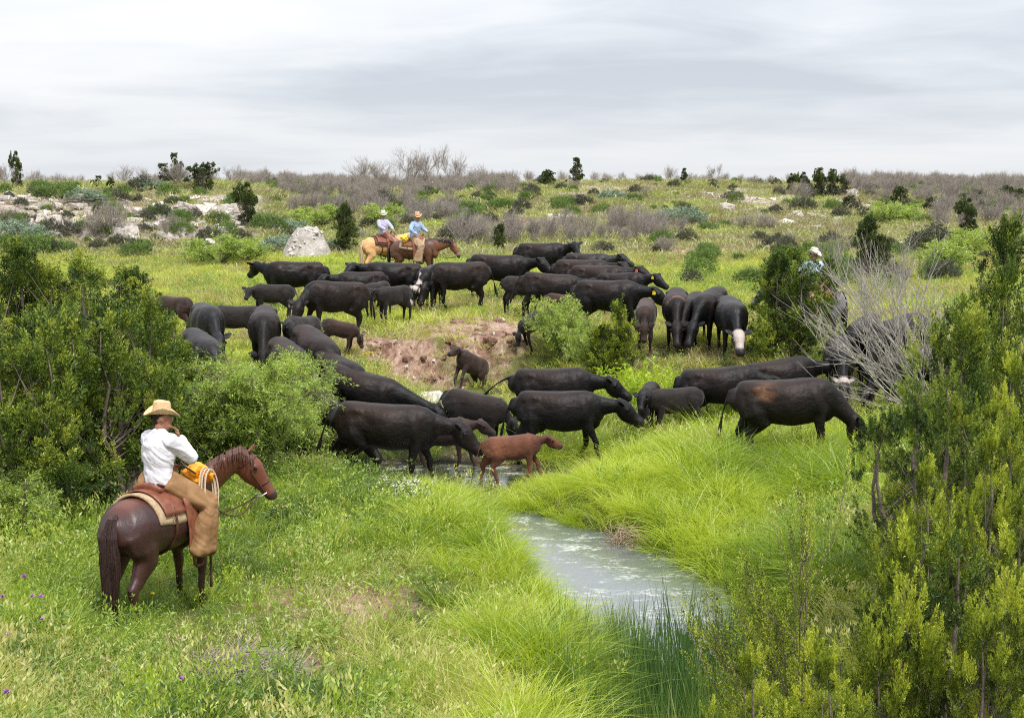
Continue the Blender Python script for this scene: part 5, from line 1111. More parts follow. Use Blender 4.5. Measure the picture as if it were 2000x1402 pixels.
A(1218, 530, -20, 'lead', 'black', 'black cow with a yellow tag, her ears over the back of the leader', .95, None, 'Y')
A(1262, 588, 262, 'c_down', 'darkred', 'dark red calf standing under the noses of the lead cows', 1.0, group=CG, cat='calf')
A(1052, 596, 222, 'c_down', 'calfblack', 'small black calf stepping down at the top of the washed bank', .72, group=CG, cat='calf')
A(1098, 572, 350, 'c_stand', 'darkred', 'brown calf mostly hidden behind the feathery bush above the bank', .8, group=CG, cat='calf')
A(1322, 566, 264, 'face', 'brownblack', 'brown black cow facing out with an orange band over her shoulders', 1.08, 'shoulder', 'y')
A(1352, 577, 250, 'down', 'brownblack', 'brown cow mostly hidden between the orange banded cow and its neighbour', .95)
A(1388, 570, 243, 'face', 'black', 'black cow facing out between the orange banded and the white faced cow', 1.03)
A(1428, 580, 270, 'face', 'blue', 'black cow with a whole white face and a yellow ear tag', 1.06, 'face', 'y')
# coming down on the near side of the flat
A(338, 576, 150, 'c_down', 'darkred', 'dark calf half hidden by the tops of the near junipers', .85, group=CG, cat='calf')
A(404, 598, 293, 'face', 'blue', 'grey backed cow coming down beside the near junipers, farther of two', 1.06)
A(392, 650, 300, 'down', 'blue', 'grey backed cow mostly hidden by the near junipers', 1.0)
A(456, 592, 208, 'c_left', 'calfblack', 'dark calf between the grey backed cow and the broad backed cow', .92, group=CG, cat='calf')
A(516, 597, 278, 'down', 'brownblack', 'broad backed brown black cow head down behind the large feathery bush', 1.1, None, 'w')
A(584, 617, 246, 'c_left', 'calfblack', 'dark calf with shiny back beside the broad backed cow', .95, group=CG, cat='calf')
A(655, 622, -6, 'c_down', 'darkred', 'reddish brown small calf facing away from the dark calf with shiny back', .68, group=CG, cat='calf')
A(610, 645, 300, 'downR', 'brownblack', 'brown black cow with a pale poll starting down the bank', 1.05, 'poll', 'W')
A(560, 672, -62, 'downR', 'brownblack', 'brown black cow half hidden behind the top of the light feathery bush', 1.0)
A(655, 688, -48, 'down', 'black', 'black cow starting down the bank above the one stretching her neck', .98)
A(690, 722, -14, 'reach', 'black', 'black cow stretching her neck down the bank toward the boulder', .98, pitch=-15, sink=.1)
A(580, 738, -34, 'reach', 'black', 'black cow sloping down between the feathery bush and the big wading cow', .95, pitch=-24, sink=.15)
A(905, 674, 232, 'c_stand', 'darkred', 'brown calf alone on the washed bank', .8, group=CG, cat='calf')
A(748, 791, -3, 'walk', 'brownblack', 'big brown black cow striding through the ford at the front of the file', 1.10, at=tuple(atY(752, 24.6)), sink=.05)
A(925, 800, -12, 'c_down', 'calfblack', 'dark brown yearling descending behind the big striding cow', .98, pitch=-12, group=CG, cat='calf', at=tuple(atY(915, 26.9)), sink=.1)
A(868, 835, -8, 'c_walk', 'darkred', 'dark brown calf with muzzle past the head of the big striding cow', .84, group=CG, cat='calf', at=tuple(atY(872, 25.7)), sink=.1)
A(1003, 838, 2, 'c_walk', 'redbrown', 'red brown calf trotting through the shallow water', .74, group=CG, cat='calf', at=tuple(atY(1008, 24.4)), sink=.06)
A(1095, 765, -2, 'wade', 'black', 'black cow walking in profile, nearer of two side by side', 1.0)
A(1085, 722, -4, 'tailout', 'black', 'black cow with her tail swung out, farther of two side by side', 1.0)
A(1268, 752, 255, 'c_stand', 'black', 'black calf hidden behind the bright yellow green weeds', .85, group=CG, cat='calf')
A(1318, 757, 200, 'c_down', 'calfblack', 'black calf under the hindquarters of the walking cow', .85, group=CG, cat='calf')
A(1415, 718, -3, 'walk2', 'black', 'black cow walking with a pale scar on her hind leg, before the calf', 1.02, sink=.05)
A(1535, 698, 14, 'walk', 'black', 'black cow behind the walking pair', 1.02, sink=.1)
A(1545, 742, -5, 'down', 'brownblack', 'brown black cow with an orange patch on her hip, grazing into the dead branches', 1.02, 'hip')
A(1760, 617, 222, 'down', 'black', 'black cow standing broadside behind the dead branches', 1.12)
A(1690, 620, 238, 'downR', 'black', 'black cow close against the broadside one behind the dead branches', 1.02)
A(1640, 665, 262, 'face', 'black', 'black cow with white patched head half screened by the dead branches', 1.0, 'poll')
A(1790, 680, 200, 'down', 'black', 'black cow low behind the thickest dead branches', .95)
for l in LOG: print('LOG', l)
# ---------------------------------------------------------------- horses
def horse_pieces(P):
    pc = []; T = [(-.86, 1.26, .07, .10), (-.81, 1.22, .20, .22), (-.66, 1.17, .285, .30), (-.46, 1.145, .305, .325), (-.18, 1.12, .305, .325), (.10, 1.11, .30, .33), (.34, 1.13, .27, .35), (.50, 1.16, .24, .345), (.64, 1.16, .19, .30), (.75, 1.15, .11, .2)]
    pc.append(loft([(x, 0, z) for x, z, w, h in T], [w for *_, w, h in T], [h for *_, h in T], n=22, pw=2.1))
    npi, ny = R(P.get('neck', 28)), R(P.get('nyaw', 0)); hp, hy = R(P.get('head', -48)), R(P.get('hyaw', 0)) + ny
    n0 = Vector((.50, 0, 1.24)); NL = .80; m0 = n0 + dirv(npi * .85, ny * .4) * NL * .45; m1 = m0 + dirv(npi, ny) * NL * .32; n1 = m1 + dirv(npi * .75, ny) * NL * .22
    pc.append(loft([n0, (n0 + m0) / 2, m0, m1, n1], [.17, .14, .11, .088, .082], [.29, .25, .20, .155, .13], n=16))
    hl = Vector((-math.sin(hy), math.cos(hy), 0)); hd = dirv(hp, hy); hu = (Vector((0, 0, 1)) - hd * hd.z).normalized(); h0 = n1 + hd * .02
    hs = [(-.06, .0, .07, .09), (.02, .0, .092, .125), (.13, -.015, .096, .15), (.23, -.02, .082, .135), (.33, -.012, .062, .098), (.43, -.008, .056, .078), (.52, -.010, .062, .074), (.57, -.016, .05, .055)]
    pc.append(loft([h0 + hd * a + hu * q for a, q, w, h in hs], [w for *_, w, h in hs], [h for *_, h in hs], lat=hl, n=14))
    for s in (1, -1):
        b = h0 + hl * s * .055 + hu * .08 - hd * .03; d = (hu * 1.0 - hd * .25 + hl * s * .25).normalized(); pc.append(loft([b, b + d * .05, b + d * .11, b + d * .16], [.022, .030, .024, .006], [.016, .018, .013, .006], lat=hl, n=8))
        pc.append(ell(h0 + hd * .15 + hl * s * .083 + hu * .04, (.032, .022, .026)))
        pc.append(ell((.44, s * .17, 1.10), (.17, .09, .28), (0, -.3, 0))); pc.append(ell((-.60, s * .16, 1.10), (.24, .125, .29), (0, .25, 0)))
    pc.append(ell((.68, 0, 1.0), (.13, .16, .17)))
    L = P.get('legs', (0, 0, 0, 0))
    for s, w in ((1, L[0]), (-1, L[1])):
        y = s * .15; x = .50; pc.append(loft([(x - .04, y, 1.0), (x - .03, y * 1.05, .84), (x + .01 + w * .3, y, .62), (x + .02 + w * .5, y, .50), (x + .015 + w * .5, y, .43), (x + w * .9, y, .22), (x + .01 + w * .95, y, .16), (x + .05 + w, y, .07), (x + .07 + w, y, 0)], [.09, .085, .055, .055, .042, .036, .042, .046, .06], [.14, .125, .07, .064, .048, .04, .046, .055, .072], n=10))
    for s, w in ((1, L[2]), (-1, L[3])):
        y = s * .15; x = -.66; pc.append(loft([(x + .02, y * .9, 1.15), (x + .06, y * 1.1, .95), (x + .10 + w * .3, y * 1.1, .80), (x - .02 + w * .6, y, .62), (x - .10 + w * .7, y, .53), (x - .09 + w * .75, y, .45), (x - .06 + w, y, .22), (x - .05 + w, y, .15), (x + w, y, .07), (x + .02 + w, y, 0)], [.13, .13, .105, .062, .052, .044, .038, .044, .048, .06], [.26, .22, .16, .09, .082, .058, .042, .048, .056, .072], n=10))
    return pc, dict(n0=n0, m0=m0, m1=m1, n1=n1, h0=h0, hd=hd, hl=hl, hu=hu)
def strands(name, curves, r0, r1, m_, parent, seed=0):
    """hair as a few hundred long tapered locks"""
    P0, P1, A, B = [], [], [], []
    for c in curves:
        n = len(c) - 1
        for j in range(n): P0.append(c[j]); P1.append(c[j + 1]); A.append(r0 + (r1 - r0) * j / n); B.append(r0 + (r1 - r0) * (j + 1) / n)
    V, F = segs(P0, P1, A, B, 3); return link(name, np_mesh(name, V, [F], smooth=True, mats=[m_]), None, parent)
LEATHER_D = rough_mat('dark_oiled_leather', (.045,.018,.012), (.11,.045,.025), 12, .5, .4, .3, .006)
LEATHER_R = rough_mat('red_brown_saddle_leather', (.16,.05,.028), (.27,.10,.055), 10, .45, .4, .3, .006)
CHAPS = rough_mat('tan_chaps_leather', (.20,.105,.045), (.34,.195,.095), 5, .75, .2, .5, .02)
CHAPSP = rough_mat('pale_tan_chaps_leather', (.32,.20,.12), (.45,.31,.20), 5, .75, .2, .5, .02)
FELT = rough_mat('cream_saddle_felt', (.36,.25,.15), (.50,.38,.25), 18, .95, .1, .5, .01)
ROPE = rough_mat('lasso_rope', (.42,.30,.20), (.62,.50,.36), 60, .8, .2, .5, .004)
SLICK = rough_mat('orange_slicker', (.85,.26,.01), (.95,.42,.02), 9, .4, .4, .8, .02)
YPOUCH = rough_mat('yellow_slicker', (.72,.50,.03), (.85,.62,.06), 9, .4, .4, .8, .02)
SKIN = rough_mat('weathered_skin', (.30,.13,.085), (.40,.19,.12), 12, .55, .3, .2, .004)
STRAW_H = rough_mat('straw_hat', (.56,.36,.19), (.74,.52,.30), 42, .7, .25, .5, .006)
WHITE_H = rough_mat('white_felt_hat', (.62,.59,.52), (.76,.73,.66), 20, .8, .2, .2, .004)
HATB = rough_mat('hat_band', (.20,.09,.04), (.30,.15,.07), 30)
SHIRT_W = rough_mat('white_cotton_shirt', (.66,.64,.70), (.76,.74,.78), 6, .85, .15, .8, .03)
SHIRT_B = rough_mat('blue_cotton_shirt', (.26,.36,.54), (.36,.46,.64), 6, .85, .15, .8, .03)
SHIRT_P = rough_mat('pale_lavender_checked_shirt', (.36,.36,.50), (.52,.50,.62), 40, .85, .15, .6, .02)
SHIRT_L = rough_mat('light_blue_shirt', (.40,.52,.66), (.52,.63,.74), 6, .85, .15, .6, .02)
JEAN = rough_mat('dark_denim', (.03,.035,.05), (.05,.06,.09), 30)
HAIRD = rough_mat('dark_hair', (.02,.014,.012), (.05,.03,.02), 60); STEEL, t = mat('worn_steel'); princ(t, (.5, .5, .5), .35, .5, None, Metallic=1.0)
def sheet(name, G_, th, m_, parent, smooth=True):
    """a closed skin of the given thickness over a grid of points (rows x cols x 3)"""
    G_ = np.asarray(G_, float); r, c = G_.shape[:2]; du = np.gradient(G_, axis=0); dv = np.gradient(G_, axis=1); n = unit(np.cross(du, dv))
    V = np.concatenate([(G_ + n * th / 2).reshape(-1, 3), (G_ - n * th / 2).reshape(-1, 3)]); i = np.arange(r * c).reshape(r, c); o = r * c
    top = np.stack([i[:-1, :-1], i[:-1, 1:], i[1:, 1:], i[1:, :-1]], -1).reshape(-1, 4); F = [top[:, ::-1], top + o]
    e = np.concatenate([i[0, :], i[1:, -1], i[-1, -2::-1], i[-2:0:-1, 0]]); e2 = np.roll(e, -1); F.append(np.stack([e, e2, e2 + o, e + o], 1))
    me = np_mesh(name, V, [np.concatenate(F)], smooth=smooth); return link(name, me, m_, parent)
def torso_pt(x, ang, off):
    """a point on the horse's barrel; ang 0 on the spine, + toward its left"""
    T = np.array([(-.86, 1.26, .07, .10), (-.66, 1.17, .285, .30), (-.46, 1.145, .305, .325), (-.18, 1.12, .305, .325), (.10, 1.11, .30, .33), (.34, 1.13, .27, .35), (.50, 1.16, .24, .345)])
    z, w, h = [float(np.interp(x, T[:, 0], T[:, k])) for k in (1, 2, 3)]; return (x, math.sin(ang) * (w + off), z + math.cos(ang) * (h + off))
def tube(name, pts, r, m_, parent=None, n=8, closed=False):
    P = [Vector(p) for p in pts]; V, F = loft(P, [r] * len(P), [r] * len(P), lat=(.3, .5, .8), n=n); me = bpy.data.meshes.new(name); me.from_pydata([tuple(v) for v in V], [], F); me.polygons.foreach_set('use_smooth', np.ones(len(F), dtype=bool)); return link(name, me, m_, parent)
def horse(loc, heading, P, coat, hair, label, name='horse', scale=1.0, bridle=True, tailc=None, pitch=0, fat=1.0):
    pcs, F = horse_pieces(P); me = fuse('horse_body', pcs, .018, 7, .5, False, None, .4); me.materials.append(coat); V = co(me)
    rel = V - np.array(F['h0']); a = rel @ np.array(F['hd'])
    setattr_pt(me, 'nose', (a > .50) * (V[:, 2] > .8) * (V[:, 0] > .6) * .8); setattr_pt(me, 'white', np.zeros(len(V)))
    tan = np.clip(sstep(1.30, 1.5, V[:, 2]) * sstep(-.25, -.80, V[:, 0]) * sstep(.24, .04, np.abs(V[:, 1])) * 1.0 + sstep(.60, .85, V[:, 0]) * .75 + sstep(.35, 1.0, V[:, 0]) * .2, 0, 1.1)
    setattr_pt(me, 'tan', tan)
    root = empty(name, loc); root.rotation_euler = (Matrix.Rotation(R(heading), 3, 'Z') @ Matrix.Rotation(-R(pitch), 3, 'Y')).to_euler(); root.scale = (scale, scale * fat, scale)
    link('body', me, None, root)
    for s in (1, -1):
        o = link('eye', eye_me, None, root); o.location = F['h0'] + F['hd'] * .15 + F['hl'] * s * .098 + F['hu'] * .045
    r = np.random.default_rng(4); C = []
    for k in range(420):            # tail
        a_, q = r.random() * 6.283, r.random() ** .5; s0 = np.array([-.82 - .012 * math.cos(a_) * q, .02 * math.sin(a_) * q, 1.36 - .10 * r.random()]); L_ = .80 + .32 * r.random(); w = .10
        pts = [s0, s0 + [-.07, w * .3 * math.sin(a_) * q, -.04], s0 + [-.115 - .02 * q, w * .7 * math.sin(a_) * q, -.22]] + [s0 + np.array([-.12 - .045 * math.cos(a_) * q * (1 - .3 * f) + .012 * math.sin(5 * f + a_ * 3), w * math.sin(a_) * q * (1.0 - .62 * f) + .012 * math.cos(4 * f + a_ * 5), -.22 - (L_ - .22) * f]) for f in (.3, .6, .85, 1.0)]; C.append(pts)
    strands('tail', C, .009, .003, tailc or hair, root)
    C = []; cr = [F['n0'] + Vector((0, 0, .27)), F['m0'] + Vector((-.03, 0, .195)), F['m1'] + Vector((-.05, 0, .155)), F['n1'] + Vector((-.04, 0, .125)), F['h0'] + F['hu'] * .11 + F['hd'] * .04]
    for k in range(190):            # mane
        f = r.random() * 3.99; j = int(f); p = cr[j].lerp(cr[j + 1], f - j); s = -1 if r.random() < .8 else 1; lv = F['hl'] * s; p = np.array(p); lv = np.array(lv)
        C.append([p - [0, 0, .02], p + lv * .03 + [0, 0, .012], p + lv * .08 + [0, 0, -.05], p + lv * .10 + np.array([r.normal() * .02, 0, -.10 - .07 * r.random()])])
    for k in range(26): p = np.array(cr[4]); C.append([p, p + np.array(F['hd']) * .06 + np.array(F['hu']) * .01, p + np.array(F['hd']) * .15 + np.array(F['hl']) * r.normal() * .03 - np.array(F['hu']) * .03])
    strands('mane', C, .011, .003, hair, root)
    if bridle:
        h0, hd, hl, hu = F['h0'], F['hd'], F['hl'], F['hu']
        def ringat(a, w, h, nm, thick, q=0, n=22):
            pts = [h0 + hd * (a + q * math.cos(2 * math.pi * i / n)) + hl * w * math.cos(2 * math.pi * i / n + 1.57) + hu * (h * math.sin(2 * math.pi * i / n + 1.57) - .01) for i in range(n + 1)]; return tube(nm, pts, thick, LEATHER_D, root, 6)
        ringat(.05, .098, .135, 'headstall', .011); ringat(.36, .066, .096, 'noseband', .009)
        for s in (1, -1): tube('cheek_strap', [h0 + hl * s * .10 + hd * .05 + hu * .06, h0 + hl * s * .103 + hd * .18 - hu * .02, h0 + hl * s * .075 + hd * .34 - hu * .03, h0 + hl * s * .068 + hd * .45 - hu * .045], .010, LEATHER_D, root, 6)
        bit = {s: h0 + hl * s * .072 + hd * .46 - hu * .055 for s in (1, -1)}
        for s in (1, -1): tube('bit_shank', [bit[s] + hu * .03, bit[s] - hu * .05, bit[s] - hu * .10 - hd * .02], .009, STEEL, root, 6)
        hand = Vector(P.get('hand', (.36, 0, 1.66)))
        for s in (1, -1):
            a0 = bit[s] - hu * .10; pts = []; b0 = Vector((.62, s * .22, 1.18))
            for i in range(13):
                f = i / 12; p = a0.lerp(b0, f / .62) if f < .62 else b0.lerp(hand, (f - .62) / .38); sg = -.17 * math.sin(math.pi * min(1, f / .62)); pts.append(p + Vector((0, 0, sg)))
            tube('rein', pts, .009, LEATHER_D, root, 6)
    return tag(root, label, 'horse'), F
def saddle(rootloc, rot, scale, label, fender=True, padm=None, parent_t=None):
    root = empty('saddle', rootloc); root.rotation_euler = rot; root.scale = scale
    pad = [[torso_pt(x, a, .030 + .006 * math.sin(x * 20)) for a in np.linspace(-1.45 - .08 * math.sin((x + .42) * 3), 1.45, 25)] for x in np.linspace(-.50, .36, 16)]; sheet('saddle_pad', pad, .030, padm or FELT, root)
    sk = [[torso_pt(x, a, .062) for a in np.linspace(-1.22, 1.22, 21)] for x in np.linspace(-.40, .28, 12)]; sheet('skirt', sk, .014, LEATHER_R, root)
    seat = fuse('seat', [loft([(-.27, 0, 1.50), (-.22, 0, 1.495), (-.05, 0, 1.475), (.12, 0, 1.50), (.20, 0, 1.53)], [.15, .17, .14, .13, .12], [.05, .06, .05, .06, .06], n=14), loft([(-.24, -.17, 1.50), (-.265, -.10, 1.545), (-.275, 0, 1.565), (-.265, .10, 1.545), (-.24, .17, 1.50)], [.026] * 5, [.04] * 5, lat=(1, 0, 0), n=10), loft([(.21, 0, 1.52), (.24, 0, 1.60), (.27, 0, 1.66), (.285, 0, 1.68)], [.10, .045, .03, .045], [.08, .04, .03, .045], n=10)], .016, 4); link('seat', seat, LEATHER_R, root)
    for s in (1, -1):
        f = [[(x + .02 * math.sin(u * 3), s * (.325 + .035 * math.sin(min(1, u) * 2.2)) + 0 * u, 1.40 - .62 * u) for x in np.linspace(-.06 + .05 * u, .20 - .04 * u, 6)] for u in np.linspace(0, 1, 8)]; sheet('fender', f, .012, LEATHER_R, root)
        y = s * .40; tube('stirrup', [(.0, y, .80), (.02, y, .66), (.06, y, .62), (.16, y, .62), (.20, y, .66), (.19, y, .80), (.0, y, .81)], .018, LEATHER_D, root)
        tube('rear_cinch_strap', [torso_pt(-.22, s * a, .075 - .02 * a) for a in np.linspace(1.0, 3.1, 12)], .018, LEATHER_D, root); tube('front_cinch_strap', [torso_pt(.16, s * a, .07 - .015 * a) for a in np.linspace(1.0, 3.1, 12)], .028, LEATHER_D, root)
        tube('saddle_string', [torso_pt(-.30, s * 1.2, .08), torso_pt(-.32, s * 1.45, .11), torso_pt(-.31, s * 1.7, .09)], .007, LEATHER_D, root)
    return tag(root, label, 'saddle')
def wrinkle(me, amp, seed=1):
    V = co(me); nn_ = np.zeros(len(me.vertices) * 3, dtype=np.float32); me.vertices.foreach_get('normal', nn_); nn_ = nn_.reshape(-1, 3)
    a = fbm(V[:, 0] * 9 + V[:, 2] * 5, V[:, 1] * 9 - V[:, 2] * 11, seed, 3); r_ = 1 - np.abs(a) * 3.2
    V = V + nn_ * (amp * np.clip(r_, -.6, 1))[:, None]; me.vertices.foreach_set('co', V.astype(np.float32).ravel()); me.update(); return me
# ---------------------------------------------------------------- riders: +X forward, saddle frame shared with the horse
def hat(root, c, up, fwd, m_, s=1.0):
    up = Vector(up).normalized(); fwd = (Vector(fwd) - up * Vector(fwd).dot(up)).normalized(); lf = up.cross(fwd); c = Vector(c); W = lambda x, y, z: c + (fwd * x + lf * y + up * z) * s
    h = empty('hat', (0, 0, 0)); h.parent = root; g = []
    for i in range(9):
        f = i / 8; row = []
        for k in range(37):
            a = 2 * math.pi * k / 36; rx, ry = .098 + .098 * f, .080 + .10 * f; x, y = rx * math.cos(a), ry * math.sin(a)
            row.append(W(x, y * (1 - .12 * f * f), -.004 - .018 * f * (math.cos(a) ** 2) + .085 * f ** 1.8 * abs(math.sin(a)) ** 2.2 - .012 * f * (math.cos(a) > 0)))
        g.append(row)
    sheet('brim', g, .006, m_, h)
    g = []
    for i in range(13):
        f = i / 12; row = []
        for k in range(37):
            a = 2 * math.pi * k / 36; t_ = min(1, f * 1.45); z = .135 * min(1, t_) if f < .69 else .135 - .0 * f; sh = (1 - .16 * t_) if f < .69 else (.84 * (1 - f) / .31)
            rx, ry = .102 * sh, .084 * sh * (1 - .18 * t_ * max(0, math.cos(a))); y = ry * math.sin(a); x = rx * math.cos(a); dent = (.030 * math.exp(-(y / .020) ** 2) + .018 * math.exp(-((abs(y) - .045) / .02) ** 2) * max(0, math.cos(a))) * (f > .6) * min(1, (f - .6) / .1)
            row.append(W(x, y, z - dent - .010 * (f > .69) * (x < 0) * 0))
        g.append(row)
    sheet('hat_crown', g, .006, m_, h); sheet('hat_band', [[W(.106 * math.cos(2 * math.pi * k / 36), .088 * math.sin(2 * math.pi * k / 36), z) for k in range(37)] for z in (.004, .016, .028)], .005, HATB, h); return h
def hand_pieces(w, d, palm, s=1.0, curl=.5):
    """palm and five fingers; d points along the fingers, palm is the way the palm faces"""
    d = Vector(d).normalized(); palm = (Vector(palm) - d * Vector(palm).dot(d)).normalized(); side = d.cross(palm); w = Vector(w); pc = [loft([w - d * .03, w + d * .02, w + d * .06, w + d * .095], [.026, .034, .042, .040], [.022, .018, .016, .014], lat=side, n=8)]
    for k, L_ in enumerate((.070, .080, .074, .058)):
        b = w + d * .085 + side * (.030 - .020 * k); d2 = (d + palm * curl).normalized(); d3 = (d + palm * curl * 2.6).normalized(); pc.append(loft([b - d * .02, b + d2 * L_ * .5, b + d2 * L_ * .5 + d3 * L_ * .5], [.0095, .009, .007], [.0095, .009, .007], lat=side, n=6))
    b = w + d * .02 + side * .034; pc.append(loft([b, b + (side * .8 + d + palm * .5).normalized() * .045, b + (side * .3 + d + palm * .6).normalized() * .075], [.013, .011, .008], [.013, .011, .008], n=6)); return pc
def rider(loc, rot, scale, label, shirt, hatm, pants, chapsm, tw=0.0, lean=0.0, hyaw=0.0, hpitch=0.0, armL=None, armR=None, boots=None, bell=1.0, name='person', kn=None):
    """tw: twist of the upper body, hyaw: direction the face looks, both degrees to the rider's left"""
    root = empty(name, loc); root.rotation_euler = rot; root.scale = scale
    hip = Vector((-.04, 0, 1.555)); tw_, ln = R(tw), R(lean); up = Vector((math.sin(ln) * math.cos(tw_ * .5), math.sin(ln) * math.sin(tw_ * .5), math.cos(ln))); lt = Vector((-math.sin(tw_), math.cos(tw_), 0)); fw = lt.cross(up)
    waist = hip + up * .17 + Vector((.0, 0, 0)); ch = hip + up * .35; shl = hip + up * .48; nk = hip + up * .555; hd_ = hip + up * .685 + fw * .03
    body = [loft([hip - up * .06, hip + up * .05, waist, ch, shl, nk], [.14, .16, .135, .165, .15, .06], [.10, .11, .095, .12, .10, .06], lat=lt, n=16), loft([nk - up * .04, nk + up * .05, hd_ - up * .03], [.058, .054, .056], [.058, .056, .058], lat=lt, n=10)]
    ha = R(hyaw); hf = Vector((math.cos(ha) * math.cos(R(hpitch)), math.sin(ha) * math.cos(R(hpitch)), math.sin(R(hpitch)))); hl = Vector((-math.sin(ha), math.cos(ha), 0)); hu = hf.cross(hl)
    body += [ell(hd_ + hu * .035, (.098, .076, .105)), loft([hd_ + hf * .03 - hu * .03, hd_ + hf * .055 - hu * .075, hd_ + hf * .07 - hu * .10], [.066, .052, .030], [.07, .045, .028], lat=hl, n=10),
             loft([hd_ + hf * .090 + hu * .03, hd_ + hf * .112 - hu * .0, hd_ + hf * .118 - hu * .018, hd_ + hf * .096 - hu * .026], [.010, .013, .016, .014], [.010, .012, .014, .008], lat=hl, n=8), ell(hd_ + hf * .094 - hu * .048, (.012, .022, .007)), ell(hd_ + hf * .094 - hu * .060, (.010, .020, .007))]
    for s in (1, -1): body += [ell(hd_ + hl * s * .078 + hu * .005 - hf * .01, (.024, .010, .034)), ell(hd_ + hf * .088 + hl * s * .032 + hu * .022, (.012, .018, .010))]
    sh = [loft([hip - up * .03, hip + up * .06, waist, ch - up * .06, ch + up * .06, shl + up * .015, nk, nk + up * .02], [.175, .185, .172, .20, .205, .175, .085, .062], [.125, .135, .13, .15, .15, .115, .075, .062], lat=lt, n=18, pw=2.2)]
    for s, arm in ((1, armL), (-1, armR)):
        S0 = shl + lt * s * .175 - up * .01; E, W_ = Vector(arm[0]), Vector(arm[1]); fd = Vector(arm[2]); pal = Vector(arm[3]) if len(arm) > 3 else Vector((0, -s, 0))
        body.append(loft([S0, S0.lerp(E, .5), E, E.lerp(W_, .5), W_], [.055, .048, .040, .036, .027], [.055, .048, .040, .036, .027], n=10)); body += hand_pieces(W_, fd, pal)
        d1 = (E - S0).normalized(); d2 = (W_ - E).normalized()
        sh += [ell(S0, (.085, .085, .085)), loft([S0 - d1 * .02, S0.lerp(E, .35), S0.lerp(E, .75), E + d1 * .02], [.086, .080, .074, .066], [.088, .084, .078, .068], n=12), loft([E - d2 * .02, E.lerp(W_, .4), E.lerp(W_, .8), W_ - d2 * .01], [.068, .062, .052, .042], [.070, .064, .052, .042], n=12)]
    lg = []; cp = []; bt = []; K = kn or (.30, .42, 1.26); Fx, Fz = (.16, .74)
    for s in (1, -1):
        k_ = Vector((K[0], s * K[1], K[2])); a_ = Vector((Fx, s * .42, Fz + .06)); h_ = hip + Vector((.02, s * .10, -.02))
        body.append(loft([h_, h_.lerp(k_, .5), k_, k_.lerp(a_, .5), a_], [.085, .075, .055, .05, .035], [.085, .075, .055, .05, .035], n=10))
        lg.append(loft([h_ + Vector((0, 0, .0)), h_.lerp(k_, .5), k_, k_.lerp(a_, .5), a_ + Vector((0, 0, .1))], [.12, .098, .074, .066, .062], [.12, .10, .08, .07, .066], n=12))
        cp.append(loft([h_ + Vector((-.02, s * .01, .03)), h_.lerp(k_, .4) + Vector((0, s * .01, 0)), k_ + Vector((.0, s * .0, .02)), k_.lerp(a_, .35), k_.lerp(a_, .75), a_ + Vector((.0, 0, -.02)), a_ + Vector((0, 0, -.045))], [.125, .118, .094, .092 * bell, .094 * bell, .098 * bell, .090 * bell], [.135, .135, .122, .130 * bell, .155 * bell, .180 * bell, .165 * bell], n=16, pw=2.5))
        bt.append(loft([a_ + Vector((0, 0, .12)), a_ + Vector((0, 0, .02)), a_ + Vector((.0, 0, -.05))], [.05, .046, .05], [.055, .05, .055], n=10)); bt.append(loft([a_ + Vector((-.06, 0, -.075)), a_ + Vector((.02, 0, -.06)), a_ + Vector((.12, s * .02, -.08)), a_ + Vector((.19, s * .03, -.09))], [.036, .042, .046, .022], [.035, .045, .034, .016], n=10))
    link('body', fuse('person_body', body, .0095, 3, .5, False, None, .3), SKIN, root); link('shirt', wrinkle(fuse('shirt', sh, .012, 3), .010), shirt, root); link('trousers', fuse('trousers', lg, .02, 3), pants, root); link('boots', fuse('boots', bt, .014, 3), LEATHER_D, root)
    if chapsm:
        for k in range(2): link('chap_leg', wrinkle(fuse('chap_leg', [cp[k]], .016, 2), .009, 5), chapsm, root)
    bl = [[hip + up * z + (lt * math.cos(a) * .182 + fw * math.sin(a) * .136) for a in np.linspace(0, 2 * math.pi, 33)] for z in (-.035, -.015, .005)]; sheet('belt', bl, .008, LEATHER_D, root)
    link('hair', fuse('hair', [ell(hd_ + hu * .045 - hf * .014, (.094, .082, .098)), ell(hd_ - hf * .045 - hu * .01, (.055, .066, .065))], .014, 3), HAIRD, root)
    hat(root, hd_ + hu * .075 - hf * .004, hu - hf * .02, hf, hatm, 1.0); return tag(root, label, 'person')
def mount(loc, heading, pitch, scale): return dict(rot=(Matrix.Rotation(R(heading), 3, 'Z') @ Matrix.Rotation(-R(pitch), 3, 'Y')).to_euler(), scale=(scale,) * 3)
SORREL = coat_mat('dark_sorrel_coat', (.026,.012,.012), (.058,.021,.018), .36, .5, (.15,.048,.026), seed=2, fine=60, bstr=.22)
BAY = coat_mat('bay_coat', (.060,.027,.017), (.11,.048,.028), .42, .4, (.17,.07,.035), seed=6, bstr=.2); PALO = coat_mat('palomino_coat', (.55,.29,.12), (.68,.42,.20), .5, .35, (.66,.40,.2), seed=8); GREYC = coat_mat('grey_coat', (.10,.10,.11), (.22,.22,.23), .5, .35, (.2,.2,.2), seed=12)
MANE_R = rough_mat('chestnut_mane', (.055,.022,.015), (.12,.045,.026), 50, .5, .4); TAILD = rough_mat('dark_tail_hair', (.022,.012,.012), (.055,.026,.022), 50, .5, .4); MANE_B = rough_mat('black_mane', (.012,.010,.010), (.03,.022,.02), 50, .5, .4); MANE_P = rough_mat('flaxen_mane', (.60,.42,.24), (.72,.56,.38), 50, .6, .3)
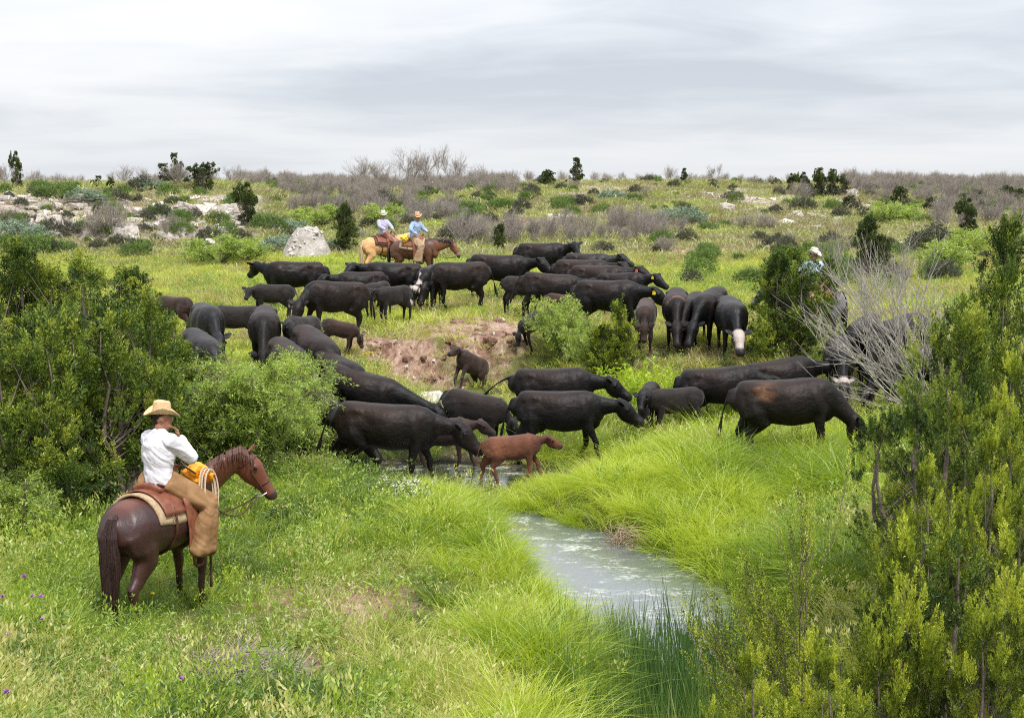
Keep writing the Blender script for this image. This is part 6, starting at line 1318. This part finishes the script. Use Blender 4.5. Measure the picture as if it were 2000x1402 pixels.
# the near rider in white on the dark sorrel
HL = hit(322, 1200); HH, HP, HS = 69, 0, 1.02; HL.z = h1(HL.x, HL.y) - .04
horse(HL, HH, dict(neck=37, nyaw=-46, head=-56, hyaw=-14, legs=(.05, -.03, .04, -.05), hand=(.40, 0, 1.70)), SORREL, MANE_R, 'dark sorrel horse with its head turned toward the stream, standing nearest in the meadow', scale=HS, tailc=TAILD, fat=1.12)
m_ = mount(HL, HH, HP, HS); saddle(HL, m_['rot'], m_['scale'], 'red brown leather saddle over a cream felt pad on the dark sorrel horse')
rider(HL, m_['rot'], m_['scale'], 'rider in white shirt and wide tan chaps, hand raised to the mouth, on the sorrel', SHIRT_W, STRAW_H, JEAN, CHAPS, tw=-16, lean=4, hyaw=-46, hpitch=-4,
      armL=((.14, .25, 1.76), (.34, .10, 1.66), (.9, -.2, -.2), (0, 0, -1)), armR=((.17, -.30, 1.80), (.135, -.165, 2.04), (-.25, .25, 1), (-.7, .5, 0)), bell=1.12)
rope = empty('lasso_rope', HL); rope.rotation_euler = m_['rot']; rope.scale = m_['scale']; tag(rope, 'coiled pale lasso rope hanging from the saddle horn beside the rider in white', 'rope')
g = np.random.default_rng(2)
for k in range(7):
    rr_, sh_ = .215 + .014 * g.normal(), g.normal(size=2) * .014; tube('coil', [(.34 + sh_[0] + rr_ * .62 * math.sin(a) + .03 * math.cos(a), -.33 - .030 * (k % 3) - .07 * (1 - math.cos(a)) * .5 - .0 * k, 1.40 + sh_[1] + rr_ * 1.15 * math.cos(a)) for a in np.linspace(0, 2 * math.pi, 25)], .0085, ROPE, rope, 6)
tube('rope_strap', [(.27, 0, 1.68), (.29, -.12, 1.67), (.30, -.26, 1.60)], .010, LEATHER_D, rope)
def bundle(name, c, r, m_2, rot, loc, scale, label, cat, seed=3):
    rs_ = random.Random(seed); pcs = [ell((c[0] + rs_.gauss(0, r * .45), c[1] + rs_.gauss(0, r * .45), c[2] + rs_.gauss(0, r * .35)), (r * rs_.uniform(.5, .9), r * rs_.uniform(.4, .8), r * rs_.uniform(.3, .6)), (rs_.random() * 3, rs_.random() * 3, rs_.random() * 3), 10) for _ in range(16)]
    o = link(name, wrinkle(fuse(name, pcs, .009, 3), .022, 9), m_2); o.location = loc; o.rotation_euler = rot; o.scale = scale; return tag(o, label, cat)
bundle('rolled_slicker', (.46, -.15, 1.55), .11, SLICK, m_['rot'], HL, m_['scale'], 'crumpled bright orange slicker tied at the front of the near saddle', 'raincoat')
o = tube('long_strap', [(.36, -.36, .95), (.38, -.37, .70), (.375, -.37, .42), (.38, -.365, .30)], .017, LEATHER_D); o.location = HL; o.rotation_euler = m_['rot']; o.scale = m_['scale']; tag(o, 'long dark leather strap hanging down behind the chaps of the rider in white', 'strap')
# the two riders behind the herd
L2 = hit(812, 552); L2.z = h1(L2.x, L2.y); m2 = mount(L2, -8, 0, 1.02); 
horse(L2, -8, dict(neck=12, nyaw=-6, head=-56, hyaw=-16, legs=(.06, -.05, -.06, .05), hand=(.42, .05, 1.66)), BAY, MANE_B, 'bay horse with black mane carrying the rider in blue behind the herd', scale=1.02)
saddle(L2, m2['rot'], m2['scale'], 'saddle with a pale blanket on the bay horse')
rider(L2, m2['rot'], m2['scale'], 'rider in blue shirt and straw hat on the bay horse, face turned out', SHIRT_B, STRAW_H, JEAN, CHAPSP, tw=-26, lean=8, hyaw=-70, hpitch=-5, armL=((.22, .22, 1.86), (.42, .10, 1.74), (.8, -.3, .2), (0, 0, -1)), armR=((-.10, -.36, 1.84), (.14, -.30, 1.66), (.9, .2, -.2), (0, 0, -1)), bell=.9)
bundle('yellow_slicker', (-.30, -.26, 1.54), .10, YPOUCH, m2['rot'], L2, m2['scale'], 'small yellow rolled slicker tied behind the saddle of the bay horse', 'raincoat')
L3 = atY(752, L2.y + 2.6); m3 = mount(L3, 28, 0, 1.0)
horse(L3, 28, dict(neck=22, nyaw=10, head=-45, legs=(.04, -.04, .05, -.05), hand=(.36, 0, 1.66)), PALO, MANE_P, 'golden palomino horse standing behind the bay horse, rump showing', scale=1.0)
saddle(L3, m3['rot'], m3['scale'], 'dark saddle on the palomino horse', padm=LEATHER_D)
rider(L3, m3['rot'], m3['scale'], 'rider in pale lavender shirt and white hat on the palomino, twisted round', SHIRT_P, WHITE_H, JEAN, LEATHER_R, tw=-75, lean=-2, hyaw=-108, hpitch=-4, armL=((.20, -.14, 1.86), (.22, -.28, 1.74), (0, -.8, -.2), (0, 0, -1)), armR=((-.26, -.16, 1.86), (-.10, -.32, 1.74), (.3, -.7, -.2), (0, 0, -1)), bell=.85)
# the rider screened by the juniper: hat at (1582, 500)
L4 = atY(1583, 34.8); m4 = mount(L4, 200, 0, 1.0)
horse(L4, 200, dict(neck=20, head=-45, hand=(.36, 0, 1.66)), GREYC, MANE_B, 'grey horse almost hidden behind the broad green juniper')
saddle(L4, m4['rot'], m4['scale'], 'saddle on the hidden grey horse', padm=LEATHER_D)
rider(L4, m4['rot'], m4['scale'], 'rider in light blue shirt and white hat showing above the broad green juniper', SHIRT_L, WHITE_H, JEAN, CHAPSP, tw=60, lean=4, hyaw=125, hpitch=-12, armL=((.1, .3, 1.86), (.28, .2, 1.72), (.8, -.3, 0), (0, 0, -1)), armR=((.22, -.2, 1.86), (.36, -.05, 1.74), (.8, .3, 0), (0, 0, -1)))
print('LOG4', proj((L4.x, L4.y, L4.z + 2.5)), L2, L3, proj(L2))
